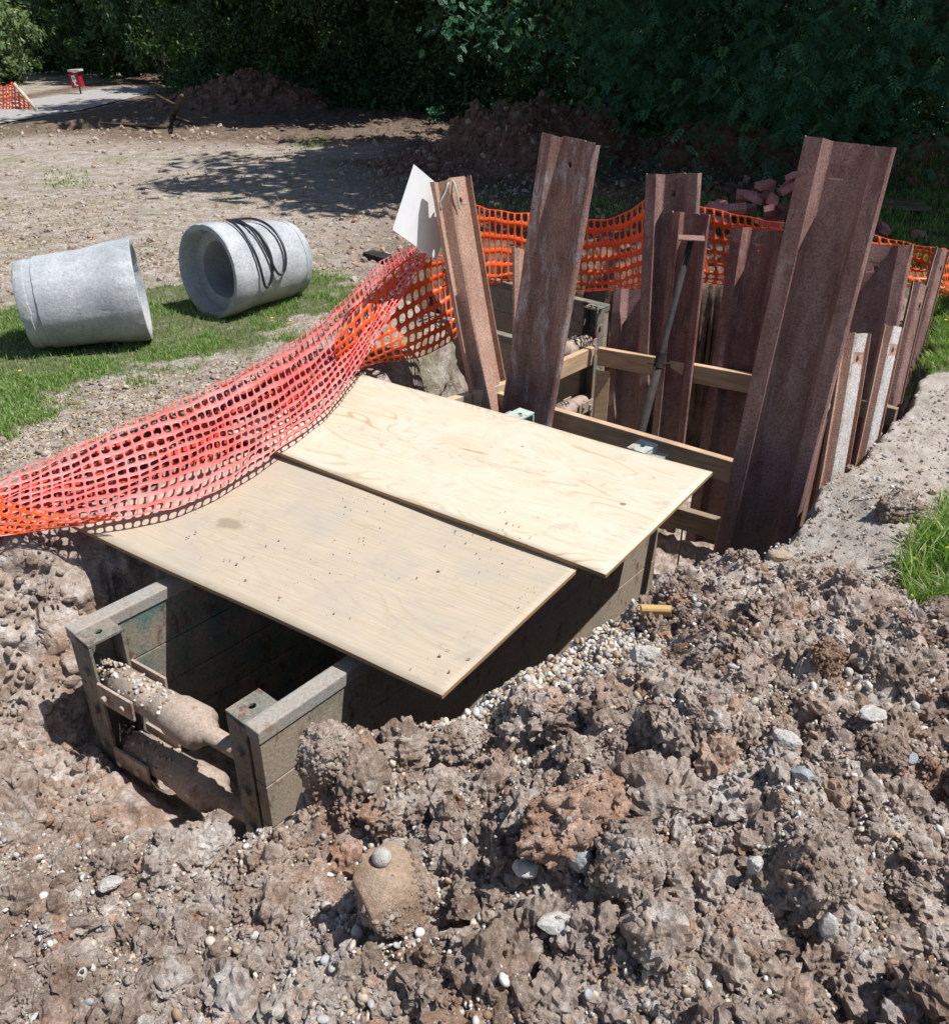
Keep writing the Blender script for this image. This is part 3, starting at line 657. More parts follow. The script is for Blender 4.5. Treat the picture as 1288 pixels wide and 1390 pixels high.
# ------------------------------------------------------------------ individual stones and clods (pixel, radius, look)
v5, f5 = ico(5)
CRUMBS = []; TOPZ = []
def boulder(name, px, z, rad, scl, seed, mat, label, cat, smooth=True, amp=.35, fine=.08, rz=0, sink=.15, rx=0):
    p = at(*px, z); zz = hz(p.x, p.y); p = at(*px, zz+rad*.5); zz = max(hz(p.x+a_, p.y+b_) for a_ in (-rad*.5, 0, rad*.5) for b_ in (-rad*.5, 0, rad*.5)) if rad < .05 else hz(p.x, p.y)
    w_ = lumpy(v5, seed, amp, 1.1, fine)
    rgh = (np.abs(fbm(w_+seed, 2.6, 3, seed+9))*-.35+.08)*(amp > .3)
    w_ = w_*(1+rgh+fbm(w_+seed, 7, 4, seed, .65)*fine*1.5)[:, None]*np.array(scl)*rad
    if name == 'clay_boulder' or name in ('flint_stone', 'clay_lump'):
        rg = np.random.default_rng(seed); npl = 12 if name == 'clay_boulder' else 7; nn_ = rg.normal(size=(npl, 3)); nn_ /= np.linalg.norm(nn_, axis=1)[:, None]
        if name == 'clay_boulder': nn_[0] = (-.35, -.35, .87); nn_[1] = (-.85, -.5, -.1); nn_[2] = (.75, -.62, .2)
        for q_ in nn_:
            dq = w_@q_; lim = (.6 if name == 'clay_boulder' else .74)*dq.max(); w_ = w_-np.clip(dq-lim, 0, None)[:, None]*.86*q_
    R_ = np.array(Euler((rx, 0, rz)).to_matrix()); w_ = w_@R_.T
    zmin = w_[:, 2].min()
    mk = {id(v): k for k, v in RK.items()}[id(mat)]; tone = {'brown': .9, 'grey': .8, 'red': .97, 'dark': .12}.get(mk, .5)
    o = np_obj(name, w_, f5, M['clod'] if mk in ('brown', 'grey', 'red', 'dark') and rad > .05 else mat, smooth, dict(rnd=np.full(len(w_), tone)))
    if rad < .05: sink = -.35
    o.location = (p.x, p.y, zz-zmin-rad*sink*2.6)
    if name == 'clay_boulder':
        low = w_[w_[:, 2] < zmin+rad*1.0]; kk = RNG.integers(0, len(low), 420); CRUMBS.append(np.column_stack([low[kk]+np.array(o.location), RNG.random(420)]))
        kk = RNG.integers(0, len(w_), 60); CRUMBS.append(np.column_stack([w_[kk]+np.array(o.location), RNG.random(60)]))
        TOPZ.append((o.location.x, o.location.y, float(w_[:, 2].max())+o.location.z))
    if name == 'round_stone': o.location = (TOPZ[0][0]-.02, TOPZ[0][1]+.03, TOPZ[0][2]+.012)
    if amp > .3 and rad > .05:
        kk = RNG.integers(0, len(w_), int(5200*rad)+100); CRUMBS.append(np.column_stack([w_[kk]+np.array(o.location), np.clip(tone+RNG.normal(0, .05, len(kk)), 0, 1)]))
    return tag(o, label, cat)
RK = dict(boulder=mat_rock('boulder_clay', (.36, .24, .16), (.5, .38, .28), 12), brown=mat_rock('brown_clay_lump', (.46, .34, .24), (.55, .44, .34), 6), grey=mat_rock('chalky_clay_lump', (.38, .32, .27), (.54, .49, .44), 7),
          red=mat_rock('red_clay_lump', (.4, .26, .18), (.52, .38, .29), 6), pale=mat_rock('pale_flint', (.55, .52, .48), (.75, .73, .7), 9),
          blue=mat_rock('blue_grey_flint', (.3, .33, .36), (.5, .53, .55), 9), dark=mat_rock('dark_clod', (.24, .175, .135), (.38, .3, .25), 9))
for a in [
    ('clay_boulder', (532, 1232), 0.118, (.95, .9, 1.1), 4, 'boulder', 'large angular brown clay boulder at the front of the spoil bank', 'boulder', .29, .035, 0, -.02),
    ('clay_lump', (785, 1100), .135, (1.1, .7, .8), 11, 'red', 'large rough orange brown clay lump in the middle of the spoil', 'clod', .4, .16, .5, .15),
    ('clay_lump', (850, 1165), .10, (.75, .75, 1.1), 14, 'grey', 'upright grey clay lump right of the orange brown one', 'clod', .4, .14, .2, .15),
    ('clay_lump', (440, 1060), .085, (.9, .8, 1.25), 17, 'grey', 'pointed chalky lump against the dirty right panel of the trench box', 'clod', .35, .14, .9, .2),
    ('clay_lump', (1095, 1185), .10, (.8, .8, 1.1), 21, 'grey', 'tall grey brown clod low on the right of the spoil', 'clod', .4, .15, 1.2, .15),
    ('clay_lump', (1115, 915), .055, (.8, .7, 1.0), 23, 'red', 'small red clay lump above the gravelly slope', 'clod', .35, .15, .3, .1),
    ('clay_lump', (1215, 690), .085, (1.5, .8, .8), 27, 'dark', 'dark angular clod lying on the path nearest the green tuft', 'clod', .4, .18, .1, .2),
    ('clay_lump', (1205, 985), .075, (1.2, .8, .7), 29, 'dark', 'rounded dark clod at the right side among white stones', 'clod', .35, .15, .6, .2),
    ('clay_lump', (1265, 860), .085, (1.3, .8, .75), 31, 'dark', 'broad clod at the right edge just below the green tuft', 'clod', .35, .16, .2, .2),
    ('clay_lump', (625, 1020), .075, (1.1, .8, .8), 33, 'grey', 'pale grey clod at the lip of the dark trench opening', 'clod', .35, .15, .7, .2),
    ('clay_lump', (1000, 1250), .085, (1.2, .8, .7), 35, 'brown', 'wide brown clod at the bottom of the picture right of centre', 'clod', .4, .16, .4, .25),
    ('clay_lump', (215, 1240), .06, (1.2, .9, .6), 37, 'grey', 'flattened pale lump in the crumbly soil bottom left', 'clod', .35, .13, .4, .25),
    ('round_stone', (509, 1155), .0235, (1, .95, .95), 41, 'pale', 'round white stone resting on the big brown boulder', 'stone', .05, .01, 0, .02),
    ('flint_stone', (755, 1258), .036, (1.2, .7, .6), 43, 'pale', 'oblong white stone at the bottom below the orange brown lump', 'stone', .2, .03, .1, .1),
    ('flint_stone', (712, 1207), .032, (1.2, .7, .6), 45, 'pale', 'smaller pale stone just above the oblong white one', 'stone', .15, .03, -.2, .1),
    ('flint_stone', (785, 1195), .036, (.8, .6, 1), 47, 'blue', 'grey flint wedged under the grey clay lump', 'stone', .25, .05, .3, .1),
    ('flint_stone', (1078, 1093), .026, (.8, 1.1, .6), 49, 'blue', 'blue grey oval pebble on the right of the spoil', 'pebble', .1, .02, .8, .08),
    ('flint_stone', (1062, 1012), .034, (.8, 1.2, .5), 51, 'pale', 'angular white flint on the upper right of the spoil', 'flint', .35, .05, .9, .1),
    ('flint_stone', (1180, 982), .034, (1.2, .8, .4), 53, 'pale', 'flat white flint beside the rounded dark clod', 'flint', .3, .04, .2, .1),
    ('flint_stone', (1238, 1028), .024, (1.1, .7, .7), 55, 'blue', 'small bluish stone at the right below the flat white flint', 'pebble', .1, .02, .5, .1),
    ('flint_stone', (865, 968), .036, (1.3, .8, .9), 57, 'pale', 'blocky pale flint below the yellow wood block', 'flint', .35, .05, .1, .1),
    ('flint_stone', (1030, 1150), .028, (.6, .6, 1.2), 59, 'pale', 'thin upright white flint between two grey clods', 'flint', .3, .04, .1, .1),
    ('flint_stone', (1125, 1250), .03, (.7, .7, 1.2), 61, 'pale', 'pale pointed stone at the foot of the tall grey brown clod', 'stone', .25, .04, .1, .1),
    ('flint_stone', (1060, 755), .045, (1.2, .8, .5), 63, 'brown', 'flat tan stone on the path between the trench and the clods', 'stone', .25, .06, .3, .1),
    ('flint_stone', (150, 1205), .026, (1.3, .8, .5), 65, 'pale', 'pale flat stone in the soil at the bottom left', 'stone', .3, .06, .5, .15)]:
    nm, px, rad, scl, sd, mt, lb, ct, am, fi, rz, sk = a   # mt is read inside boulder()
    boulder(nm, px, .2, rad, scl, sd, RK[mt], lb, ct, True, am, fi, rz, sk)
Pc = np.concatenate(CRUMBS); r = power(len(Pc), .003, .012, 2.0)
o = scatter('lump_crumbs', Pc[:, :3], r, 2, 6, M['clod'], False, (.6, 1), .5, .15, rnd=Pc[:, 3]); tag(o, 'crumbs of soil clinging to the big clay lumps', 'soil', kind='stuff')
# yellow offcut of wood on the gravel
p = at(885, 868, .03); zb = hz(p.x, p.y)
bx = MB(); d = Vector((.98, -.12, 0)).normalized(); e = Vector((.12, .98, 0)).normalized()
L_ = .058
prof = [(-.022, 0), (.022, 0), (.022, .018), (.006, .034), (-.016, .034), (-.022, .026)]
vs = [d*sx*L_*(1 if i < 4 else .93)+e*u+VZ*v_ for sx in (-1, 1) for i, (u, v_) in enumerate(prof)]
bx.add(vs, [tuple(range(6))[::-1], tuple(range(6, 12))]+[(i, (i+1) % 6, 6+(i+1) % 6, 6+i) for i in range(6)])
o = bx.build('wood_block', M['woodblock'], bevel=.002); o.location = (p.x, p.y, zb+.034); o.rotation_euler = (.08, -.05, 0)
tag(o, 'small yellow offcut of wood lying on the gravel', 'wood block')

# ------------------------------------------------------------------ plywood sheets
def plywood(c4, z4, label, mat, sag=0.0, curl=0.0, thick=.018, seed=0):
    """c4: near-left, near-right, far-right, far-left (x, y); z4 their heights"""
    p = [Vector((a[0], a[1], z)) for a, z in zip(c4, z4)]
    org = p[0]; U = (p[1]-p[0]); Wd = (p[3]-p[0]); lu = U.length; lw = Wd.length
    ang = math.atan2(U.y, U.x); R = Matrix.Rotation(-ang, 3, 'Z')
    nx_, ny_ = 60, 24; vt, fs = [], []
    for side in (0, 1):
        for j in range(ny_+1):
            for i in range(nx_+1):
                u, v_ = i/nx_, j/ny_
                q = p[0]*(1-u)*(1-v_)+p[1]*u*(1-v_)+p[2]*u*v_+p[3]*(1-u)*v_
                bend = sag*math.sin(PI*u)*-1+curl*(u**3)+.004*math.sin(9*u+3*v_+seed)
                loc = R@(q-org); loc.z = q.z-org.z+bend-(thick if side else 0)
                vt.append(loc)
    n0 = (nx_+1)*(ny_+1); W_ = nx_+1
    for j in range(ny_):
        for i in range(nx_):
            a = j*W_+i; fs.append((a, a+1, a+W_+1, a+W_)); fs.append((n0+a, n0+a+W_, n0+a+W_+1, n0+a+1))
    nface = len(fs); 
    def edge(l):
        for a, b in zip(l[:-1], l[1:]): fs.append((a, n0+a, n0+b, b))
    edge([i for i in range(W_)]); edge([j*W_+nx_ for j in range(ny_+1)]); edge([ny_*W_+i for i in range(W_)][::-1]); edge([j*W_ for j in range(ny_+1)][::-1])
    o = mesh_obj('plywood_sheet', vt, fs, [mat, M['plyedge']]); 
    for i, pl in enumerate(o.data.polygons): pl.material_index = 1 if i >= nface else 0; pl.use_smooth = i < nface
    o.location = org; o.rotation_euler = (0, 0, ang); tag(o, label, 'plywood sheet'); return o
tA = at(967, 641, .06); tB = at(822, 781, .085); tC = at(490, 507, .05)
tD = tB+(tC-tA)
plywood([tD.xy, tB.xy, tA.xy, tC.xy], [.09, .09, .06, .05], 'upper pale plywood sheet with curling brown grain, overlapping the other', M['ply_top'], .004, 0, .018, 1)
fN = at(600, 942, .055); fL = at(95, 712, .045); fR = at(780, 777, .055)
dirv = (fR-fN); dirv = dirv.normalized()*1.22; fFR = fN+dirv
fFL = fL+dirv
fNs = fN; 
plywood([fL.xy, fN.xy, fFR.xy, fFL.xy], [.045, .052, .058, .045], 'lower weathered greyish plywood sheet nearest the camera', M['ply_front'], .0, 0, .018, 2)
# crumbs dropped on the boards
P = np.array([[*(at(x_, y_, .08).xy)] for x_, y_ in zip(RNG.uniform(250, 760, 700), RNG.uniform(600, 920, 700))])
k = (sdpoly(P[:, 0], P[:, 1], [fL.xy, fN.xy, fFR.xy, fFL.xy]) < -.03) & (fbm(P, 3.5, 3, 66) > .05)
ztop = np.where(sdpoly(P[:, 0], P[:, 1], [tD.xy, tB.xy, tA.xy, tC.xy]) < .01, .093, .056)
Q = np.column_stack([P, ztop])[k]; r = power(len(Q), .0015, .008, 2.5)
o = scatter('board_crumbs', Q+np.column_stack([r*0, r*0, r*.3]), r, 1, 3, M['clod'], False); tag(o, 'crumbs of dry soil dropped on the plywood boards', 'crumbs', kind='stuff')

# ------------------------------------------------------------------ trench box
def panel(root, p0, ax, length, depth, thick, inner, ztop, mat, endcol, tag_label=None):
    """a side wall of stacked horizontal boards; p0 = near top corner, inner = unit vector to the inside"""
    m = MB(); nb = 6; hb = (depth-.06)/nb; c0 = Vector((p0[0], p0[1], 0))
    for i in range(nb):
        z1 = ztop-.06-i*hb-.002; z0 = z1-hb+.006
        m.box(c0+ax*(length/2)+VZ*((z0+z1)/2)+inner*(thick/2), ax*(length/2-.006), inner*(thick/2-.004), VZ*((z1-z0)/2))
        m.box(c0+ax*(length/2)+VZ*(z0-.003)+inner*(thick/2), ax*(length/2-.02), inner*(thick/2-.010), VZ*.0035)
    pn = m.build('side_panel', mat, root, bevel=.003)
    if tag_label: pn['label'] = tag_label
    t_ = MB(); t_.box(c0+ax*(length/2)+VZ*(ztop-.03)+inner*(thick/2), ax*(length/2), inner*(thick/2+.004), VZ*.03)
    t_.build('top_rail', M['steeldirty'] if endcol is None else endcol, root, bevel=.006)
    return pn
def post(root, p0, ax, inner, ztop, depth, mat, off=.0):
    """channel post with a lidded, holed top on the inner face of a panel"""
    m = MB(); c = Vector((p0[0], p0[1], 0))+inner*off; wd, dp, th = .15, .115, .012
    zc = ztop-depth/2
    for k in (0, 1):            # two cheeks across the box
        m.box(c+ax*(k*(wd-th)+th/2)+inner*(dp/2)+VZ*(zc-.01), ax*(th/2), inner*(dp/2), VZ*(depth/2-.01))
    m.box(c+ax*(wd/2)+inner*.006+VZ*(zc-.01), ax*(wd/2-th), inner*.006, VZ*(depth/2-.01))
    # lid with a hole
    z = ztop; ring = []; n = 12; cc = c+ax*(wd/2)+inner*(dp/2)
    sq = [(-wd/2, -dp/2), (0, -dp/2), (wd/2, -dp/2), (wd/2, 0), (wd/2, dp/2), (0, dp/2), (-wd/2, dp/2), (-wd/2, 0)]
    vs = []
    for zz in (z, z-.014):
        vs += [cc+ax*a+inner*b+VZ*zz for a, b in sq]
        vs += [cc+ax*(.016*math.cos(q))+inner*(.016*math.sin(q))+VZ*zz for q in [math.atan2(b, a) for a, b in sq]]
    fs = []
    for i in range(8):
        j = (i+1) % 8; fs += [(i, j, 8+j, 8+i), (16+i, 24+i, 24+j, 16+j), (i, 16+i, 16+j, j), (8+i, 8+j, 24+j, 24+i)]
    m.add(vs, fs)
    # bolt heads on the outward cheek
    for dz in (.16, .36, .55):
        if dz < depth-.05:
            q = c-ax*.004+inner*(dp*.45)+VZ*(ztop-dz); m.tube([q+ax*.006, q-ax*.012], .02, 10)
    return m.build('end_post', mat, root, bevel=.002)
def strut(root, p, q, mat, flip=False):
    """adjustable strut: thick sleeve, bulged collar, thinner ram"""
    p, q = Vector(p), Vector(q); d = (q-p); L__ = d.length; d.normalize()
    prof = [(0, .048), (.04, .048), (.045, .07), (.30*L__, .067), (.34*L__, .066), (.345*L__, .072), (.42*L__, .073), (.46*L__, .084), (.60*L__, .088), (.625*L__, .082), (.64*L__, .056), (.67*L__, .05), (.675*L__, .036), (L__-.04, .035), (L__-.035, .05), (L__, .05)]
    m = MB(); n = 32; k = 7
    pts = [(a, r) for a, r in prof]
    m.tube([p+d*a for a, r in pts], [r for a, r in pts], n)
    s_ = m.build('strut', mat, root, smooth=True)
    fl_ = MB(); side = d.cross(VZ).normalized(); up = side.cross(d)
    for sx in (-1, 1): fl_.box(p+d*.12+side*(sx*.085)+up*.0, d*.1, side*.006, up*.05)
    for sx in (-1, 1):
        fl_.tube([p+d*.07+side*(sx*.075), p+d*.07+side*(sx*.112)], .014, 10)
        fl_.tube([p+d*.17+side*(sx*.075), p+d*.17+side*(sx*.105)], .014, 10)
    fl_.build('bracket', mat, s_, bevel=.002); return s_
rootb = empty('trench_box', (0, 0, 0), 'steel trench box with dirty side panels and two muddy struts under the plywood', 'trench box')
NL = at(88, 850, -.04); FL = at(693, 550, -.005); NR = at(349, 995, -.04); FR = at(908, 609, -.005)
axl = Vector((FL.x-NL.x, FL.y-NL.y, 0)).normalized(); axr = Vector((FR.x-NR.x, FR.y-NR.y, 0)).normalized()
inl = Vector((axl.y, -axl.x, 0)); inr = Vector((-axr.y, axr.x, 0))
lenL = (FL.xy-NL.xy).length; lenR = (FR.xy-NR.xy).length
panel(rootb, NL, axl, lenL, 1.35, .07, inl, -.04, M['teal'], M['rail'], 'worn teal green left side panel')
panel(rootb, NR, axr, lenR, 1.35, .07, inr, -.04, M['tan'], M['rail'], 'dirt caked tan right side panel')
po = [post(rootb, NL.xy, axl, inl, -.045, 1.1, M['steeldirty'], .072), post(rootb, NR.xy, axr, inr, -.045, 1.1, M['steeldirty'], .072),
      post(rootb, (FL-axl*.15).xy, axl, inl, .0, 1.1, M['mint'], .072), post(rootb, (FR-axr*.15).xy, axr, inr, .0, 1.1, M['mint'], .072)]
for zz in (-.27, -.62):
    strut(rootb, NL+axl*.075+inl*.16+VZ*(zz+.04), NR+axr*.075+inr*.12+VZ*(zz-.02), M['strut'])
for zz in (-.45, -1.0): strut(rootb, FL-axl*.075+inl*.16+VZ*zz, FR-axr*.075+inr*.12+VZ*zz, M['steeldirty'])
# gravel lying on the near struts
Pg = []
for zz in (-.27, -.62):
    a_ = NL+axl*.075+inl*.16+VZ*(zz+.04); b_ = NR+axr*.075+inr*.12+VZ*(zz-.02); d = (b_-a_)
    sd = d.normalized().cross(VZ).normalized()
    for k in range(150 if zz > -.4 else 90):
        u = random.uniform(-.06, .5); q = random.gauss(0, .032); q = max(-.06, min(.06, q))
        Pg.append(a_+d*u+sd*q+VZ*(math.sqrt(max(.0001, .068**2-q*q))+random.uniform(-.004, .006)))
Pg = np.array([tuple(q) for q in Pg]); 
o = scatter('strut_gravel', Pg, RNG.uniform(.004, .012, len(Pg)), 2, 4, M['pebble'], True, (.5, .9), .25, .03); tag(o, 'gravel and crumbs lying on the muddy struts', 'gravel', kind='stuff')

# the second box, entering the chamber from the left
rootc = empty('trench_box', (0, 0, 0), 'far green grey trench box half hidden behind the tall leaning sheet', 'trench box')
c0 = at(828, 413, .0); VBn = -VB
panel(rootc, (c0.x, c0.y), VBn, 1.9, 1.4, .07, -VA, .0, M['tan'], M['steeldirty'])
c1 = c0-VA*.95
panel(rootc, (c1.x, c1.y), VBn, 1.9, 1.4, .07, VA, -.12, M['tan'], M['steeldirty'])
post(rootc, c0.xy, VBn, -VA, -.005, 1.2, M['steeldirty'], .072)
post(rootc, c1.xy, VBn, VA, -.125, 1.2, M['steeldirty'], .072)
for zz in (-.3, -.85):
    strut(rootc, c0+VBn*.075-VA*.16+VZ*zz, c1+VBn*.075+VA*.16+VZ*zz, M['strut'])

# ------------------------------------------------------------------ timber walings of the chamber
def timber(name, p, q, w_=.05, h_=.15, mat='timber', label=None, root=None):
    p, q = Vector(p), Vector(q); d = (q-p).normalized(); s_ = d.cross(VZ).normalized(); u = s_.cross(d)
    m = MB(); m.beam(p, q, s_*w_, u*h_); return m.build(name, M[mat], root, bevel=.004)
wl = empty('waling_frame', (0, 0, 0), 'pale timber frame bracing the rusty sheets near the top of the pit', 'timber frame')
z1 = -.16
KN = at(744, 565, z1); KR = at(1012, 645, z1); dn = (KR-KN).normalized()
KC = at(812, 483, z1); KFR = at(1040, 524, z1); df = (KFR-KC).normalized(); KL0 = at(752, 510, z1); 
timber('beam', KN-dn*.45, KN+dn*1.38, .05, .14, 'timber', None, wl)
timber('beam', KC, KC+df*1.9, .05, .14, 'timber', None, wl)
timber('beam', KC-VA*.02-VB*.05, KC-VA*1.25-VB*.05, .05, .14, 'timber', None, wl)
e1 = KC+df*1.8; e2 = KN+dn*1.33
timber('beam', e1+VB*.03-VA*.03, Vector((e2.x, e2.y, z1))+VB*.03+VA*.03, .05, .14, 'timber', None, wl)
w2 = empty('waling_frame', (0, 0, 0), 'lower darker timber frame low in the pit', 'timber frame')
zz = -.98
a_ = at(905, 697, zz); b_ = at(990, 722, zz); d2 = (b_-a_).normalized()
timber('beam', a_-d2*.9, b_+d2*.5, .06, .16, 'oldwood', None, w2)
timber('beam', Vector((KC.x, KC.y, -.9))-VA*.05, Vector((KC.x, KC.y, -.9))-VA*1.3, .05, .15, 'oldwood', None, w2)
# left bank waling between box and leaning sheet
pa = at(608, 556, -.12); pb = at(700, 528, -.12); d3 = (pb-pa).normalized()
o = timber('timber_beam', pa-d3*.35, pb+d3*.1, .055, .15, 'timberpale'); tag(o, 'short pale timber beam at the foot of the slim leaning sheet', 'timber beam')
o = timber('timber_strut', at(1168, 553, -.12), at(1215, 566, -.12), .05, .12, 'oldwood'); tag(o, 'short timber piece between the right edge sheets', 'timber')
# upright timbers in the pit
for px1, px2, Yt, mt, lb in (((817, 505), (812, 600), 5.95, 'rustred', 'narrow reddish upright below the far timber frame, nearest the far box'),):
    a_ = atY(*px1, Yt); b_ = atY(*px2, Yt); m = MB(); m.box((a_+b_)/2-VZ*.3, Vector((.05, 0, 0)), Vector((0, .03, 0)), VZ*((a_.z-b_.z)/2+.3))
    o = m.build('timber_upright', M['timber'], bevel=.004); tag(o, lb, 'timber upright')
# thin level stake on the floor
p = at(919, 770, -1.38); t_ = MB(); t_.tube([p, p+VZ*.33], .007, 8); t_.tube([p+VZ*.33, p+VZ*.345], [.014, .012], 8)
o = t_.build('level_stake', M['oldwood']); tag(o, 'thin level stake standing on the pit floor', 'stake')

# ------------------------------------------------------------------ trench sheets (corrugated steel piles)
PROF = [(0, .040), (.006, .008), (.016, 0), (.085, 0), (.118, .058), (.128, .064), (.272, .064), (.282, .058), (.315, 0), (.384, 0), (.394, .008), (.40, .040)]
def trench_sheet(top, bot, wdir, label, mat, width=.40, flip=1, hole=True, cord=None, depth=1.0, pan=None):
    """top, bot: centre points; wdir: across the sheet, left to right as seen"""
    top, bot = Vector(top), Vector(bot); l = (top-bot); ln = l.length; l.normalize()
    wv = Vector(wdir).normalized(); wv = (wv-l*wv.dot(l)).normalized(); nv = wv.cross(l)*-flip   # profile depth goes away from the viewer
    sc_ = width/.40; th = .006; P_ = [((u-.2)*sc_, dd*sc_*depth) for u, dd in PROF]; n = len(P_)
    # normals in profile plane
    out = []
    for i in range(n):
        a = P_[max(0, i-1)]; b = P_[min(n-1, i+1)]; tx, ty = b[0]-a[0], b[1]-a[1]; q = math.hypot(tx, ty); out.append((-ty/q, tx/q))
    front = P_; back = [(a[0]+o_[0]*th, a[1]+o_[1]*th) for a, o_ in zip(P_, out)]
    rows = [0, .25, .5, .75, 1-.17/ln, 1-.10/ln, 1]
    rnd = random.Random(sum(map(ord, label)))
    vt, fs = [], []
    for si, pr in enumerate((front, back)):
        for r_ in rows:
            for i, (u, dd) in enumerate(pr):
                if i == 0 and si == 0 and r_ == 0: bow = rnd.uniform(-.018, .018); skew = rnd.uniform(-.012, .012); tj = [rnd.uniform(-.006, .006)+skew*(k-n/2)/n*2 for k in range(n)]; bd = [rnd.uniform(-.007, .007) for k in range(n)]
                j = tj[i] if r_ == 1 else 0
                vt.append(bot+l*(ln*r_+j)+wv*u+nv*(dd+bow*math.sin(PI*r_)+(bd[i] if r_ == 1 else 0)))
    nr = len(rows); S = nr*n; id_ = lambda s_, r_, i: s_*S+r_*n+i
    holes = []
    for r_ in range(nr-1):
        for i in range(n-1):
            if hole and r_ == 4 and i == 5: holes.append(1); continue
            fs.append((id_(0, r_, i), id_(0, r_, i+1), id_(0, r_+1, i+1), id_(0, r_+1, i)))
            fs.append((id_(1, r_, i), id_(1, r_+1, i), id_(1, r_+1, i+1), id_(1, r_, i+1)))
    for r_ in range(nr-1):
        fs.append((id_(0, r_, 0), id_(0, r_+1, 0), id_(1, r_+1, 0), id_(1, r_, 0))); fs.append((id_(0, r_, n-1), id_(1, r_, n-1), id_(1, r_+1, n-1), id_(0, r_+1, n-1)))
    for i in range(n-1):
        fs.append((id_(0, 0, i), id_(1, 0, i), id_(1, 0, i+1), id_(0, 0, i+1))); fs.append((id_(0, nr-1, i), id_(0, nr-1, i+1), id_(1, nr-1, i+1), id_(1, nr-1, i)))
    if hole:
        cz = ln-.135; cu = 0.0; rings = []
        for s_, pr in enumerate((front, back)):
            dd = pr[5][1]; base = len(vt)
            for k in range(8):
                a = 2*PI*k/8+PI/8; rr = .014*(1.35 if math.sin(a) < -.3 else 1)
                vt.append(bot+l*(cz+rr*math.sin(a)*1.3)+wv*(cu+rr*.8*math.cos(a))+nv*dd)
            rings.append(base)
            c4 = [id_(s_, 4, 5), id_(s_, 4, 6), id_(s_, 5, 6), id_(s_, 5, 5)]   # bl br tr tl
            order = [(c4[1], [7, 0]), (c4[2], [0, 1, 2]), (c4[3], [2, 3, 4]), (c4[0], [4, 5, 6]), (c4[1], [6, 7])]
            for c_, ks in order:
                for a, b in zip(ks[:-1], ks[1:]): fs.append((c_, base+b, base+a) if s_ else (c_, base+a, base+b))
            fs += [tuple(q) for q in ((c4[1], c4[2], base+0), (c4[2], c4[3], base+2), (c4[3], c4[0], base+4), (c4[0], c4[1], base+6))]
        for k in range(8): fs.append((rings[0]+k, rings[0]+(k+1) % 8, rings[1]+(k+1) % 8, rings[1]+k))
    o = mesh_obj('trench_sheet', vt, fs, [M[mat], M['wornedge']]+([M[pan]] if pan else []))
    if not hole or True:
        for pl in o.data.polygons:
            vi = list(pl.vertices)
            if pan is not None and len(vi) == 4 and all(v < 2*S for v in vi) and all((v % S) % n in (4, 5, 6, 7) for v in vi): pl.material_index = 2; continue
            if any(v < S for v in vi) and any(S <= v < 2*S for v in vi): pl.material_index = 1
    tag(o, label, 'trench sheet', 'rusty trench sheets lining the pit'); return o
def ext(p, q, z):
    """extend the line p->q down to height z"""
    p, q = Vector(p), Vector(q); t = (z-p.z)/(q.z-p.z); return p+(q-p)*t
D1 = (.746, -.60, 0)
# slim sunlit sheet with the board
s0t = atY(608, 244, 5.75); s0b = atY(664, 548, 5.45)
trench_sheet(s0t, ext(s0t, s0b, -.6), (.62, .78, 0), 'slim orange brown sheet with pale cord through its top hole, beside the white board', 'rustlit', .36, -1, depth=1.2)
s1t = atY(770, 188, 5.25); s1b = atY(709, 571, 5.15)
trench_sheet(s1t, ext(s1t, s1b, -1.2), (.74, -.66, 0), 'tall leaning rusty sheet with grey cement stains left of the pit', 'rustgrey', .40)
s3t = atY(912, 235, 6.45); s3b = atY(893, 600, 6.05)
trench_sheet(s3t, ext(s3t, s3b, -1.4), (.87, -.5, 0), 'tall brown sheet in the far row, behind the steel prop', 'rust', .40)
s4t = atY(937, 290, 6.15); s4b = atY(905, 600, 5.92)
trench_sheet(s4t, ext(s4t, s4b, -1.4), (.9, -.43, 0), 'shorter sheet overlapping the tall far one, its hole above the prop plate', 'rustred', .26)
s5t = atY(1030, 310, 6.05); s5b = atY(984, 600, 5.75)
trench_sheet(s5t, ext(s5t, s5b, -1.4), (.80, -.60, 0), 'dark red sheet with pale centre streak behind the long timber', 'rustred', .40)
s6t = atY(1152, 193, 4.30); s6b = atY(1045, 640, 4.15)
trench_sheet(s6t, ext(s6t, s6b, -1.3), (.9, -.43, 0), 'tallest and broadest rusty sheet leaning at the right of the pit', 'rust', .41, 1, depth=1.15)
s8t = atY(1192, 332, 5.55); s8b = atY(1150, 570, 5.25)
trench_sheet(s8t, ext(s8t, s8b, -1.3), (.85, -.5, 0), 'dark purple brown sheet just behind the broadest one', 'rust', .40)
s7t = atY(1098, 395, 5.75); s7b = atY(1060, 600, 5.5)
trench_sheet(s7t, ext(s7t, s7b, -1.4), (.8, -.6, 0), 'low sheet mostly hidden behind the broadest one', 'rustred', .40)
s9t = atY(860, 392, 6.5); s9b = atY(848, 590, 6.15)
trench_sheet(s9t, ext(s9t, s9b, -1.4), (.8, -.6, 0), 'low sheet whose left edge shows left of the tall far sheet', 'rust', .36, hole=False)
s2t = atY(701, 338, 5.95); s2b = atY(697, 520, 5.7)
trench_sheet(s2t, ext(s2t, s2b, -.7), (.35, .93, 0), 'narrow short sheet showing edge on, left of the tall leaning one', 'rustlit', .2, -1, hole=False)
